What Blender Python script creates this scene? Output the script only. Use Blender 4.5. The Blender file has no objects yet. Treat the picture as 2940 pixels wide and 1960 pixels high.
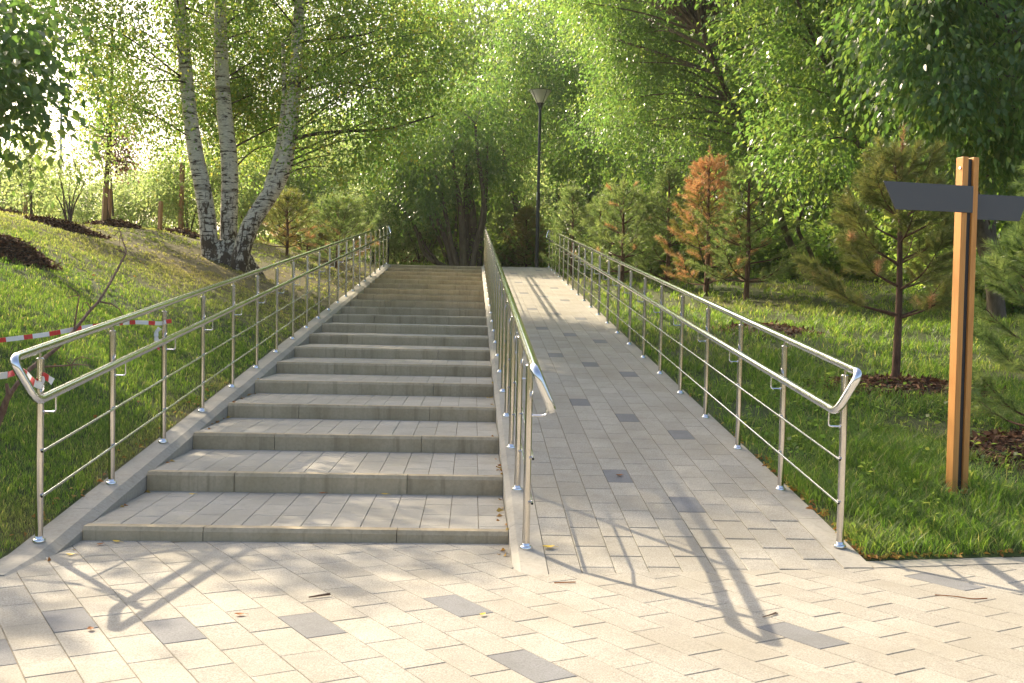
import bpy, bmesh, math, random, zlib
import numpy as np
from mathutils import Vector, Matrix

# ------------------------------------------------------------------ camera, sky, sun, exposure
S = bpy.context.scene
C = S.collection
F_PX, YAW, PITCH, ROLL = 3101.5, -0.037878, -0.030750, 0.020928
CAM = Vector((-0.28256, -7.34122, 1.60985))
_cy, _sy, _cp, _sp = math.cos(YAW), math.sin(YAW), math.cos(PITCH), math.sin(PITCH)
FWD = Vector((-_sy * _cp, _cy * _cp, _sp))
_r0 = Vector((_cy, _sy, 0)); _u0 = _r0.cross(FWD)
RIGHT = math.cos(ROLL) * _r0 + math.sin(ROLL) * _u0
UP = -math.sin(ROLL) * _r0 + math.cos(ROLL) * _u0
cam_d = bpy.data.cameras.new('camera')
cam = bpy.data.objects.new('camera', cam_d); C.objects.link(cam)
cam_d.sensor_width = 36.0; cam_d.lens = F_PX / 2940 * 36.0
cam_d.clip_start = 0.05; cam_d.clip_end = 1000
m3 = Matrix((RIGHT, UP, -FWD)).transposed()
cam.matrix_world = Matrix.Translation(CAM) @ m3.to_4x4()
S.camera = cam

SUN_EL = math.radians(34.0)
SUN_AZ = math.radians(37.0)            # from +Y towards -X
SUN_DIR = Vector((-math.sin(SUN_AZ) * math.cos(SUN_EL), math.cos(SUN_AZ) * math.cos(SUN_EL), math.sin(SUN_EL)))
W = bpy.data.worlds.new('World'); S.world = W; W.use_nodes = True
wn, wl = W.node_tree.nodes, W.node_tree.links
bg = wn['Background']; sky = wn.new('ShaderNodeTexSky'); sky.sky_type = 'NISHITA'
sky.sun_disc = False; sky.sun_elevation = SUN_EL; sky.sun_rotation = -SUN_AZ
sky.air_density = 1.0; sky.dust_density = 5.0; sky.ozone_density = 1.0
wl.new(sky.outputs[0], bg.inputs[0]); bg.inputs[1].default_value = 0.15
sun_d = bpy.data.lights.new('sun', 'SUN'); sun_d.energy = 4.6; sun_d.angle = math.radians(0.55)
sun_d.color = (1.0, 0.85, 0.63)
sun = bpy.data.objects.new('sun', sun_d); C.objects.link(sun)
sun.rotation_euler = SUN_DIR.to_track_quat('Z', 'Y').to_euler()
S.view_settings.view_transform = 'Standard'; S.view_settings.look = 'None'
S.view_settings.exposure = 1.0; S.view_settings.gamma = 1.0
S.view_settings.use_curve_mapping = False
S.view_settings.use_white_balance = True
S.view_settings.white_balance_temperature = 6650
S.cycles.max_bounces = 8; S.cycles.transparent_max_bounces = 12
S.cycles.sample_clamp_indirect = 8.0

rng = np.random.default_rng(7); random.seed(7)


def at(u, v, D):
    """3-D point lying D metres in front of the lens along the ray through photo pixel (u, v)."""
    return CAM + D * (((u - 1470) / F_PX) * RIGHT - ((v - 980) / F_PX) * UP + FWD)


# ------------------------------------------------------------------ materials
class Mat:
    def __init__(s, name):
        s.m = bpy.data.materials.new(name); s.m.use_nodes = True
        s.n, s.l = s.m.node_tree.nodes, s.m.node_tree.links
        s.b = s.n['Principled BSDF']; s.out = s.n['Material Output']

    def node(s, t, **k):
        n = s.n.new(t)
        for a, v in k.items(): setattr(n, a, v)
        return n

    def pos(s): return s.node('ShaderNodeNewGeometry').outputs['Position']
    def obj(s): return s.node('ShaderNodeTexCoord').outputs['Object']

    def noise(s, vec, scale, detail=4, rough=0.55, stretch=None):
        if stretch:
            mp = s.node('ShaderNodeMapping'); mp.inputs['Scale'].default_value = stretch
            s.l.new(vec, mp.inputs[0]); vec = mp.outputs[0]
        n = s.node('ShaderNodeTexNoise'); n.inputs['Scale'].default_value = scale
        n.inputs['Detail'].default_value = detail; n.inputs['Roughness'].default_value = rough
        s.l.new(vec, n.inputs['Vector']); return n.outputs['Fac']

    def ramp(s, fac, stops):
        r = s.node('ShaderNodeValToRGB'); e = r.color_ramp.elements
        while len(e) < len(stops): e.new(0.5)
        for i, (p_, c) in enumerate(stops):
            e[i].position = p_; e[i].color = (*c, 1) if len(c) == 3 else c
        s.l.new(fac, r.inputs[0]); return r.outputs[0]

    def mix(s, fac, a, b, mode='MIX'):
        n = s.node('ShaderNodeMix', data_type='RGBA', blend_type=mode)
        for sock, v in ((0, fac), (6, a), (7, b)):
            if hasattr(v, 'node'): s.l.new(v, n.inputs[sock])
            else: n.inputs[sock].default_value = v if sock == 0 else (*v, 1)
        return n.outputs[2]

    def math(s, op, a, b=0.0):
        n = s.node('ShaderNodeMath', operation=op)
        for i, v in enumerate((a, b)):
            if hasattr(v, 'node'): s.l.new(v, n.inputs[i])
            else: n.inputs[i].default_value = v
        return n.outputs[0]

    def attr(s, name): return s.node('ShaderNodeAttribute', attribute_name=name).outputs['Fac']
    def rand(s): return s.node('ShaderNodeObjectInfo').outputs['Random']

    def col(s, c):
        if hasattr(c, 'node'): s.l.new(c, s.b.inputs['Base Color'])
        else: s.b.inputs['Base Color'].default_value = (*c, 1)

    def bump(s, h, strength=0.3, dist=0.01):
        b = s.node('ShaderNodeBump'); b.inputs['Strength'].default_value = strength
        b.inputs['Distance'].default_value = dist; s.l.new(h, b.inputs['Height'])
        s.l.new(b.outputs[0], s.b.inputs['Normal'])

    def set(s, **k):
        for a, v in k.items():
            s.b.inputs[a.replace('_', ' ')].default_value = v
        return s


def simple(name, col, rough=0.6, metal=0.0, **k):
    m = Mat(name); m.col(col); m.b.inputs['Roughness'].default_value = rough; m.b.inputs['Metallic'].default_value = metal
    m.set(**k); return m.m


def mat_tile(name, base, var, grain):
    m = Mat(name); P = m.pos()
    f = m.math('FRACT', m.math('ADD', m.rand(), m.attr('rnd')))
    c0 = m.ramp(f, [(0, tuple(x * (1 - var) for x in base)), (0.5, base), (1, tuple(x * (1 + var) for x in base))])
    g = m.noise(P, 120, 3, 0.75)
    gr = m.ramp(g, [(0.30, (1 - grain,) * 3), (0.5, (1, 1, 1)), (0.70, (1 + grain,) * 3)])
    c = m.mix(1.0, c0, gr, 'MULTIPLY')
    d = m.noise(P, 1.1, 5, 0.65)
    c = m.mix(m.ramp(d, [(0.38, (0, 0, 0)), (0.68, (0.65,) * 3)]), c, tuple(x * 0.72 for x in (base[0], base[1] * 0.96, base[2] * 0.86)))
    d2 = m.noise(P, 9, 5, 0.7)
    c = m.mix(m.ramp(d2, [(0.52, (0, 0, 0)), (0.75, (0.45,) * 3)]), c, tuple(x * 0.6 for x in base))
    m.col(c); m.b.inputs['Roughness'].default_value = 0.86
    m.bump(g, 0.5, 0.004); return m.m


def mat_concrete(name, base, stain, stain_amt, vertical=True):
    m = Mat(name); P = m.pos()
    n1 = m.noise(P, 3.0, 6, 0.65, (1, 1, 0.35) if vertical else None)
    n2 = m.noise(P, 38, 5, 0.7)
    n3 = m.noise(P, 6.5, 3, 0.6, (2.5, 2.5, 0.12))
    c = m.mix(m.ramp(n1, [(0.35, (0, 0, 0)), (0.7, (stain_amt,) * 3)]), base, stain)
    c = m.mix(m.ramp(n3, [(0.55, (0, 0, 0)), (0.72, (stain_amt * 0.7,) * 3)]), c, tuple(x * 0.55 for x in stain))
    c = m.mix(1.0, c, m.ramp(n2, [(0.3, (0.82,) * 3), (0.6, (1.04,) * 3)]), 'MULTIPLY')
    c = m.mix(0.22, c, m.ramp(m.rand(), [(0, tuple(x * .7 for x in base)), (1, tuple(x * 1.25 for x in base))]))
    m.col(c); m.b.inputs['Roughness'].default_value = 0.88
    m.bump(n2, 0.25, 0.004); return m.m


def mat_leaf(name, cols, trans, tfac=0.5, rough=0.42, spec=0.45):
    m = Mat(name)
    r = m.attr('rnd')
    stops = [(i / (len(cols) - 1), c) for i, c in enumerate(cols)]
    m.col(m.ramp(r, stops)); m.b.inputs['Roughness'].default_value = rough
    m.b.inputs['Specular IOR Level'].default_value = spec
    t = m.node('ShaderNodeBsdfTranslucent')
    m.l.new(m.ramp(r, [(i / (len(trans) - 1), c) for i, c in enumerate(trans)]), t.inputs['Color'])
    mx = m.node('ShaderNodeMixShader'); mx.inputs[0].default_value = tfac
    m.l.new(m.b.outputs[0], mx.inputs[1]); m.l.new(t.outputs[0], mx.inputs[2])
    m.l.new(mx.outputs[0], m.out.inputs['Surface']); return m.m


def mat_bark(name, c1, c2, scale=9, stretch=(1, 1, 0.25)):
    m = Mat(name); P = m.obj(); n = m.noise(P, scale, 6, 0.7, stretch)
    m.col(m.ramp(n, [(0.35, c1), (0.65, c2)])); m.b.inputs['Roughness'].default_value = 0.9
    m.bump(n, 0.8, 0.02); return m.m


def mat_birch():
    m = Mat('birch_bark'); P = m.obj()
    z = m.node('ShaderNodeSeparateXYZ'); m.l.new(P, z.inputs[0])
    white = m.ramp(m.noise(P, 14, 4, 0.6, (1, 1, 3)), [(0.3, (0.50, 0.43, 0.34)), (0.6, (0.78, 0.72, 0.62))])
    lent = m.noise(P, 4.2, 4, 0.7, (1.0, 1.0, 5.0))
    plate = m.noise(P, 5.5, 5, 0.7, (2.2, 2.2, 0.75))
    # dark horizontal marks everywhere, coarse black plates only towards the foot
    k1 = m.ramp(lent, [(0.545, (0, 0, 0)), (0.59, (1, 1, 1))])
    mr = m.node('ShaderNodeMapRange'); m.l.new(z.outputs[2], mr.inputs[0])
    for i, v in ((1, 0.0), (2, 3.6), (3, 0.10), (4, -0.26)): mr.inputs[i].default_value = v
    k2 = m.ramp(m.math('ADD', plate, mr.outputs[0]), [(0.52, (0, 0, 0)), (0.58, (1, 1, 1))])
    band = m.noise(P, 1.4, 2, 0.5, (0.12, 0.12, 1.6))
    k3 = m.ramp(band, [(0.62, (0, 0, 0)), (0.66, (0.9, 0.9, 0.9))])
    k = m.mix(1.0, m.mix(1.0, k1, k2, 'LIGHTEN'), k3, 'LIGHTEN')
    m.col(m.mix(k, white, m.ramp(plate, [(0.3, (0.035, 0.025, 0.018)), (0.7, (0.12, 0.085, 0.055))])))
    m.b.inputs['Roughness'].default_value = 0.8
    m.bump(k, 0.6, -0.02); return m.m


def mat_wood(name, c1, c2, axis=(14, 14, 0.7)):
    m = Mat(name); P = m.obj(); n = m.noise(P, 6, 5, 0.6, axis)
    m.col(m.mix(0.3, m.ramp(n, [(0.3, c1), (0.7, c2)]), m.ramp(m.rand(), [(0, c1), (1, c2)])))
    m.b.inputs['Roughness'].default_value = 0.55; m.bump(n, 0.2, 0.003); return m.m


def mat_steel(name, rough, col=(0.66, 0.63, 0.58), brushed=0.0):
    m = Mat(name); P = m.obj(); n = m.noise(P, 25, 3, 0.6, (1, 1, 0.08) if brushed else None)
    m.col(col); m.b.inputs['Metallic'].default_value = 1.0
    m.l.new(m.ramp(n, [(0.3, (rough * 0.7,) * 3), (0.7, (rough * 1.4,) * 3)]), m.b.inputs['Roughness'])
    return m.m


def mat_lawn():
    m = Mat('lawn_soil'); P = m.pos(); dry = m.attr('dry')
    n = m.noise(P, 24, 5, 0.7)
    g = m.ramp(n, [(0.3, (0.030, 0.045, 0.012)), (0.7, (0.07, 0.11, 0.025))])
    d = m.ramp(n, [(0.3, (0.16, 0.115, 0.055)), (0.7, (0.34, 0.26, 0.13))])
    m.col(m.mix(dry, g, d)); m.b.inputs['Roughness'].default_value = 1.0; m.bump(n, 0.8, 0.03); return m.m


def mat_grass():
    m = Mat('grass_blade'); r = m.attr('rnd'); dry = m.attr('dry')
    g = m.ramp(r, [(0, (0.05, 0.11, 0.016)), (0.5, (0.10, 0.185, 0.026)), (0.9, (0.17, 0.24, 0.04)), (1, (0.36, 0.31, 0.13))])
    d = m.ramp(r, [(0, (0.20, 0.16, 0.06)), (1, (0.42, 0.34, 0.18))])
    c = m.mix(dry, g, d); m.col(c); m.b.inputs['Roughness'].default_value = 0.5
    t = m.node('ShaderNodeBsdfTranslucent')
    m.l.new(m.mix(1.0, c, (2.3, 2.4, 1.6), 'MULTIPLY'), t.inputs[0])
    mx = m.node('ShaderNodeMixShader'); mx.inputs[0].default_value = 0.5
    m.l.new(m.b.outputs[0], mx.inputs[1]); m.l.new(t.outputs[0], mx.inputs[2]); m.l.new(mx.outputs[0], m.out.inputs['Surface'])
    return m.m


M = {}
M['tile'] = mat_tile('paver_light', (0.385, 0.362, 0.308), 0.11, 0.50)
M['tile_dark'] = mat_tile('paver_grey', (0.21, 0.215, 0.22), 0.08, 0.34)
M['tread'] = mat_tile('tread_paver', (0.43, 0.405, 0.345), 0.07, 0.22)
M['sand'] = simple('joint_sand', (0.24, 0.195, 0.135), 0.95)
M['kerb'] = mat_concrete('kerb_concrete', (0.42, 0.395, 0.335), (0.28, 0.25, 0.19), 0.5, False)
M['riser'] = mat_concrete('step_concrete', (0.52, 0.43, 0.29), (0.29, 0.23, 0.125), 0.75)
M['steel'] = mat_steel('polished_steel', 0.15, (0.80, 0.81, 0.83))
M['steel_post'] = mat_steel('brushed_steel', 0.13, (0.66, 0.63, 0.59))
M['hole_shade'] = simple('tube_hole_shade', (0.01, 0.01, 0.01), 0.9)  # black that stands for shade in the hollow bar ends
M['lawn'] = mat_lawn(); M['grass'] = mat_grass()
M['birch_bark'] = mat_birch()
M['birch_twig'] = mat_bark('birch_twig', (0.035, 0.022, 0.015), (0.10, 0.07, 0.05))
M['bark'] = mat_bark('grey_brown_bark', (0.075, 0.055, 0.04), (0.20, 0.155, 0.115))
M['bark_warm'] = mat_bark('pine_bark', (0.07, 0.035, 0.02), (0.20, 0.11, 0.065), 16)
M['birch_leaf'] = mat_leaf('birch_leaf', [(0.045, 0.10, 0.022), (0.075, 0.15, 0.03), (0.11, 0.19, 0.04), (0.3, 0.26, 0.05)],
                           [(0.17, 0.36, 0.06), (0.29, 0.50, 0.08), (0.44, 0.58, 0.10), (0.72, 0.56, 0.09)], 0.57)
M['maple_leaf'] = mat_leaf('box_elder_leaf', [(0.055, 0.105, 0.032), (0.085, 0.15, 0.04), (0.12, 0.18, 0.05)],
                           [(0.14, 0.32, 0.06), (0.26, 0.46, 0.08), (0.48, 0.58, 0.10)], 0.52, 0.33, 0.7)
M['pale_leaf'] = mat_leaf('pale_shrub_leaf', [(0.08, 0.13, 0.03), (0.13, 0.19, 0.05), (0.20, 0.22, 0.07)],
                          [(0.36, 0.55, 0.17), (0.50, 0.64, 0.21), (0.66, 0.67, 0.24)], 0.6)
M['dark_leaf'] = mat_leaf('wood_leaf', [(0.05, 0.10, 0.03), (0.08, 0.14, 0.035), (0.12, 0.17, 0.045)],
                          [(0.26, 0.48, 0.08), (0.40, 0.60, 0.10), (0.58, 0.66, 0.12)], 0.6)
M['purple_leaf'] = mat_leaf('copper_leaf', [(0.07, 0.035, 0.03), (0.13, 0.07, 0.05)], [(0.20, 0.09, 0.07), (0.30, 0.16, 0.11)], 0.4)
M['needle'] = mat_leaf('pine_needle', [(0.07, 0.13, 0.04), (0.11, 0.18, 0.05), (0.17, 0.23, 0.065)],
                       [(0.28, 0.42, 0.12), (0.38, 0.52, 0.14), (0.50, 0.56, 0.16)], 0.45, 0.42)
M['needle_olive'] = mat_leaf('olive_needle', [(0.09, 0.14, 0.035), (0.145, 0.195, 0.05), (0.23, 0.24, 0.07)],
                             [(0.28, 0.34, 0.08), (0.40, 0.43, 0.10), (0.52, 0.42, 0.12)], 0.42, 0.45)
M['needle_yellow'] = mat_leaf('yellowing_needle', [(0.13, 0.16, 0.035), (0.22, 0.22, 0.05), (0.34, 0.24, 0.07)],
                              [(0.30, 0.34, 0.06), (0.42, 0.38, 0.08), (0.55, 0.34, 0.10)], 0.35, 0.45)
M['needle_dead'] = mat_leaf('dead_needle', [(0.48, 0.24, 0.10), (0.58, 0.34, 0.16), (0.64, 0.43, 0.22)],
                            [(0.66, 0.34, 0.13), (0.75, 0.44, 0.19), (0.8, 0.52, 0.26)], 0.4, 0.5)
M['chip'] = mat_leaf('bark_chip', [(0.06, 0.03, 0.018), (0.16, 0.075, 0.04), (0.30, 0.17, 0.10)], [(0.1, 0.05, 0.03), (0.2, 0.1, 0.05)], 0.05, 0.8, 0.2)
M['soil'] = mat_bark('dark_soil', (0.03, 0.018, 0.012), (0.08, 0.05, 0.03), 20, (1, 1, 1))
M['litter'] = mat_leaf('dry_leaf', [(0.35, 0.12, 0.03), (0.45, 0.25, 0.08), (0.55, 0.42, 0.10)], [(0.5, 0.2, 0.05), (0.6, 0.4, 0.1)], 0.3, 0.6, 0.3)
M['oak'] = mat_wood('oiled_timber', (0.54, 0.215, 0.05), (0.72, 0.355, 0.10))
M['stake'] = mat_wood('raw_stake', (0.34, 0.17, 0.08), (0.52, 0.30, 0.16))
M['fence'] = mat_wood('weathered_fence', (0.30, 0.19, 0.11), (0.45, 0.31, 0.19), (0.7, 14, 14))
M['brown'] = mat_wood('brown_paint_wood', (0.16, 0.06, 0.035), (0.26, 0.11, 0.07))
M['board'] = simple('slate_grey_panel', (0.085, 0.088, 0.095), 0.45)
M['plate'] = simple('dark_steel', (0.045, 0.045, 0.05), 0.5, 0.6)
M['pole'] = simple('anthracite_paint', (0.035, 0.04, 0.048), 0.4)
M['white'] = simple('white_plastic', (0.80, 0.80, 0.78), 0.5)
M['red'] = simple('red_plastic', (0.62, 0.035, 0.03), 0.45)
M['yellow'] = simple('yellow_leaf', (0.75, 0.52, 0.05), 0.6)
M['twig'] = mat_bark('dry_twig', (0.10, 0.055, 0.035), (0.24, 0.15, 0.10), 30)
M['far_metal'] = simple('galvanised', (0.45, 0.46, 0.47), 0.5, 0.5)


def mat_glass():
    m = Mat('lamp_glazing'); m.col((0.85, 0.86, 0.80)); m.b.inputs['Roughness'].default_value = 0.12
    t = m.node('ShaderNodeBsdfTransparent'); mx = m.node('ShaderNodeMixShader'); mx.inputs[0].default_value = 0.7; m.set(Transmission_Weight=0.0); tr_ = m.node('ShaderNodeBsdfTranslucent'); m2 = m.node('ShaderNodeMixShader'); tr_.inputs[0].default_value = (.9, .9, .8, 1); m.l.new(m.b.outputs[0], m2.inputs[1]); m.l.new(tr_.outputs[0], m2.inputs[2])
    m.l.new(t.outputs[0], mx.inputs[1]); m.l.new(m2.outputs[0], mx.inputs[2]); m.l.new(mx.outputs[0], m.out.inputs['Surface'])
    return m.m


M['glass'] = mat_glass()


# ------------------------------------------------------------------ helpers
def tag(o, label=None, cat=None, group=None, kind=None):
    if label: o['label'] = label
    if cat: o['category'] = cat
    if group: o['group'] = group
    if kind: o['kind'] = kind
    return o


def thing(name, loc, label, cat, group=None, rz=0.0):
    o = bpy.data.objects.new(name, None); C.objects.link(o); o.location = loc; o.rotation_euler = (0, 0, rz)
    o.empty_display_size = 0.1
    return tag(o, label, cat, group)


def link(name, me, mat=None, parent=None, loc=(0, 0, 0)):
    o = bpy.data.objects.new(name, me); C.objects.link(o)
    if mat is not None and not me.materials: me.materials.append(mat)
    if parent: o.parent = parent
    o.location = loc
    return o


def mesh(name, vs, fs, smooth=False):
    me = bpy.data.meshes.new(name); me.from_pydata([tuple(v) for v in vs], [], fs); me.update()
    if smooth: me.polygons.foreach_set('use_smooth', [True] * len(me.polygons))
    return me


class MB:
    """collects shapes into one mesh"""
    def __init__(s): s.v, s.f = [], []

    def add(s, vs, fs):
        k = len(s.v); s.v += [tuple(v) for v in vs]; s.f += [tuple(i + k for i in f) for f in fs]; return s

    def box(s, c, d, rot=None):
        x, y, z = (a / 2 for a in d); vs = [Vector((sx * x, sy * y, sz * z)) for sx in (-1, 1) for sy in (-1, 1) for sz in (-1, 1)]
        if rot: vs = [rot @ v for v in vs]
        return s.add([v + Vector(c) for v in vs], [(0, 1, 3, 2), (4, 6, 7, 5), (0, 4, 5, 1), (2, 3, 7, 6), (0, 2, 6, 4), (1, 5, 7, 3)])

    def tube(s, pts, rad, n=8, cap=True):
        pts = [Vector(p_) for p_ in pts]; k = len(pts)
        if not hasattr(rad, '__len__'): rad = [rad] * k
        vs, fs = [], []; ref = None
        for i in range(k):
            t = (pts[min(i + 1, k - 1)] - pts[max(i - 1, 0)]).normalized()
            if ref is None: ref = t.orthogonal().normalized()
            ref = (ref - t * ref.dot(t)).normalized(); b = t.cross(ref)
            for j in range(n):
                a = 2 * math.pi * j / n; vs.append(pts[i] + rad[i] * (math.cos(a) * ref + math.sin(a) * b))
        for i in range(k - 1):
            for j in range(n):
                j2 = (j + 1) % n; fs.append((i * n + j, i * n + j2, (i + 1) * n + j2, (i + 1) * n + j))
        if cap: fs += [tuple(reversed(range(n))), tuple(range((k - 1) * n, k * n))]
        return s.add(vs, fs)

    def lathe(s, prof, n=16, c=(0, 0, 0)):
        vs, fs = [], []
        for r, z in prof:
            for j in range(n):
                a = 2 * math.pi * j / n; vs.append((c[0] + r * math.cos(a), c[1] + r * math.sin(a), c[2] + z))
        for i in range(len(prof) - 1):
            for j in range(n):
                j2 = (j + 1) % n; fs.append((i * n + j, i * n + j2, (i + 1) * n + j2, (i + 1) * n + j))
        return s.add(vs, fs)

    def prism(s, poly, z0, z1):
        n = len(poly); vs = [(x, y, z0) for x, y in poly] + [(x, y, z1) for x, y in poly]
        return s.add(vs, [tuple(reversed(range(n))), tuple(range(n, 2 * n))] + [(i, (i + 1) % n, n + (i + 1) % n, n + i) for i in range(n)])

    def build(s, name, mat, parent=None, loc=(0, 0, 0), smooth=False):
        o = link(name, mesh(name, s.v, s.f), mat, parent, loc)
        if smooth:
            o.data.polygons.foreach_set('use_smooth', [True] * len(o.data.polygons))
            o.data.set_sharp_from_angle(angle=math.radians(40))
        return o


def soft_path(pts, r, n=5):
    """rounds the inner corners of a polyline"""
    pts = [Vector(p_) for p_ in pts]; out = [pts[0]]
    for i in range(1, len(pts) - 1):
        a, b, c = pts[i - 1], pts[i], pts[i + 1]
        ra = min(r, (a - b).length * .48); rc = min(r, (c - b).length * .48)
        p0 = b + (a - b).normalized() * ra; p1 = b + (c - b).normalized() * rc
        for k in range(n + 1):
            t = k / n; out.append((1 - t) ** 2 * p0 + 2 * t * (1 - t) * b + t * t * p1)
    out.append(pts[-1]); return out


def curve_pts(pts, n=4):
    """Catmull-Rom resample"""
    P = [Vector(p_) for p_ in pts]; P = [2 * P[0] - P[1]] + P + [2 * P[-1] - P[-2]]; out = []
    for i in range(1, len(P) - 2):
        for k in range(n):
            t = k / n; a, b, c, d = P[i - 1:i + 3]
            out.append(0.5 * ((2 * b) + (c - a) * t + (2 * a - 5 * b + 4 * c - d) * t * t + (3 * b - 3 * c + d - a) * t ** 3))
    out.append(P[-2]); return out


def lerp_list(a, b, n): return [a + (b - a) * i / (n - 1) for i in range(n)]


def copy_tree(o, parent=None, loc=None, rz=None, scale=None, label=None, group=None):
    c = o.copy(); C.objects.link(c)
    if parent: c.parent = parent
    if loc is not None: c.location = loc
    if rz is not None: c.rotation_euler = (0, 0, rz)
    if scale is not None: c.scale = scale if hasattr(scale, '__len__') else (scale,) * 3
    if label: c['label'] = label
    if group: c['group'] = group
    for ch in list(o.children): copy_tree(ch, c)
    return c


def quads_mesh(name, co, rnd, nv=4, extra=None):
    """co (N, nv, 3) -> mesh of N faces with a per-face 'rnd' value"""
    n = co.shape[0]; me = bpy.data.meshes.new(name)
    me.vertices.add(n * nv); me.vertices.foreach_set('co', co.astype(np.float32).ravel())
    me.loops.add(n * nv); me.loops.foreach_set('vertex_index', np.arange(n * nv, dtype=np.int32))
    me.polygons.add(n); me.polygons.foreach_set('loop_start', np.arange(0, n * nv, nv, dtype=np.int32))
    for k, a in [('rnd', rnd)] + list((extra or {}).items()):
        at_ = me.attributes.new(k, 'FLOAT', 'FACE'); at_.data.foreach_set('value', np.asarray(a, dtype=np.float32))
    me.update(calc_edges=True); return me


def unit(a): return a / np.maximum(np.linalg.norm(a, axis=-1, keepdims=True), 1e-9)


def leaf_quads(base, d, size, aspect=0.6, fold=0.12, up=None):
    """diamond leaves from base point along d (N,3)"""
    n = len(base); d = unit(d)
    ref = rng.normal(size=(n, 3)) if up is None else up + 0.5 * rng.normal(size=(n, 3))
    side = unit(np.cross(d, ref)); nor = np.cross(side, d)
    L = size[:, None]; w = L * aspect * 0.5
    tip = base + d * L - nor * L * fold; mid = base + d * L * 0.42 + nor * L * fold * 0.5
    return np.stack([base, mid + side * w, tip, mid - side * w], 1)


def crown(lobes, nspray, nleaf, size, spread=0.22, length=0.5, droop=0.5, shell=0.35, aspect=0.6, jitter=0.8):
    """leaf sprays through ellipsoid lobes (c, (rx, ry, rz)); returns quads, rnd and the spray roots"""
    cs = np.array([l[0] for l in lobes], float); rs = np.array([l[1] if hasattr(l[1], '__len__') else (l[1],) * 3 for l in lobes], float)
    w = np.prod(rs, 1) ** 0.75; w /= w.sum()
    k = rng.choice(len(lobes), nspray, p=w)
    dirs = unit(rng.normal(size=(nspray, 3))); rad = rng.random(nspray) ** shell
    root = cs[k] + dirs * rs[k] * rad[:, None]
    sd = unit(dirs * np.array([1, 1, 0.5]) + 0.5 * rng.normal(size=(nspray, 3)) * np.array([1, 1, .5]) - np.array([0, 0, droop]))
    t = rng.random((nspray, nleaf)); Ls = length * (0.6 + 0.8 * rng.random(nspray))
    pos = root[:, None] + sd[:, None] * (t * Ls[:, None])[..., None] + rng.normal(size=(nspray, nleaf, 3)) * spread * (0.4 + t[..., None])
    pos[..., 2] -= (t * t) * Ls[:, None] * droop * 0.4
    ld = sd[:, None] + jitter * rng.normal(size=(nspray, nleaf, 3)) - np.array([0, 0, droop * 0.7])
    n = nspray * nleaf
    sz = size * (0.65 + 0.7 * rng.random(n))
    q = leaf_quads(pos.reshape(-1, 3), ld.reshape(-1, 3), sz, aspect, up=np.array([0, 0, 1.0]))
    rnd = np.clip((rng.random(nspray)[:, None] * 0.55 + rng.random((nspray, nleaf)) * 0.45), 0, 1).ravel()
    return q, rnd, root


# ------------------------------------------------------------------ ground heights
PY = 0.0045, -0.0207
def z_plaza(x, y): return PY[0] * x + PY[1] * y
def z_ramp(y): return 0.1085 + 0.1035 * y
def z_leftk(y): return 0.0844 + 0.1043 * y
TOP = 2.93
def smin(a, b, k): return -np.logaddexp(-k * a, -k * b) / k


def z_left(x, y):
    x, y = np.asarray(x, float), np.asarray(y, float)
    zk = smin(z_leftk(y), np.full_like(y, TOP + 0.02), 12)
    d = np.maximum(0, -3.12 - x)
    b = zk + 0.28 * d * (d > 0)
    return smin(b, 3.35 + 0.012 * np.maximum(0, y - 10) + 0 * b, 4.0) + 0.03 * np.sin(x * 1.7 + y * .8) * np.minimum(1, d) + 0.02 * np.sin(y * 2.3 - x) * np.minimum(1, d)


def z_right(x, y):
    x, y = np.asarray(x, float), np.asarray(y, float); d = np.maximum(0, x - 2.27)
    return smin(z_ramp(y), np.full_like(y, TOP), 8) - 0.012 + (0.03 * np.sin(x * 1.9 + y) + 0.025 * np.sin(y * 2.1 - x * .7)) * np.minimum(1, d)


def dryness(x, y, side):
    n = 0.5 + 0.25 * np.sin(x * 1.1 + 1.7 * np.sin(y * .55)) + 0.25 * np.sin(y * .9 + 1.3 * np.sin(x * .8 + 1))
    n2 = 0.5 + 0.5 * np.sin(x * 3.3 + y * 2.1 + 2 * np.sin(y * 1.3))
    if side == 'L':
        a = np.clip((y - 8.5) / 4.0, 0, 1) * 0.5 * (0.55 + 0.6 * n)
        a = np.maximum(a, np.exp(-(((x + 5.3) / 2.2) ** 2 + ((y - 14.5) / 3.5) ** 2)) * 0.8)
        a = np.maximum(a, np.clip((x + 3.6) / 0.5, 0, 1) * 0.45 * n2)
        return np.clip(a + 0.12 * (n2 - .5), 0, 1)
    return np.clip(0.22 * (n > .62) * n2 + np.clip((y - 9) / 8, 0, 1) * 0.22 * n, 0, 1)


def grid_sheet(name, xs, ys, zf, mat, dry=None):
    X, Y = np.meshgrid(xs, ys); Z = zf(X, Y); nx, ny = len(xs), len(ys)
    idx = np.arange(nx * ny).reshape(ny, nx)
    f = np.stack([idx[:-1, :-1], idx[:-1, 1:], idx[1:, 1:], idx[1:, :-1]], -1).reshape(-1, 4)
    me = mesh(name, np.stack([X, Y, Z], -1).reshape(-1, 3), f.tolist(), True)
    if dry is not None:
        a = me.attributes.new('dry', 'FLOAT', 'POINT'); a.data.foreach_set('value', dry(X, Y).astype(np.float32).ravel())
    o = link(name, me, mat); o['kind'] = 'structure'; return o


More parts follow.
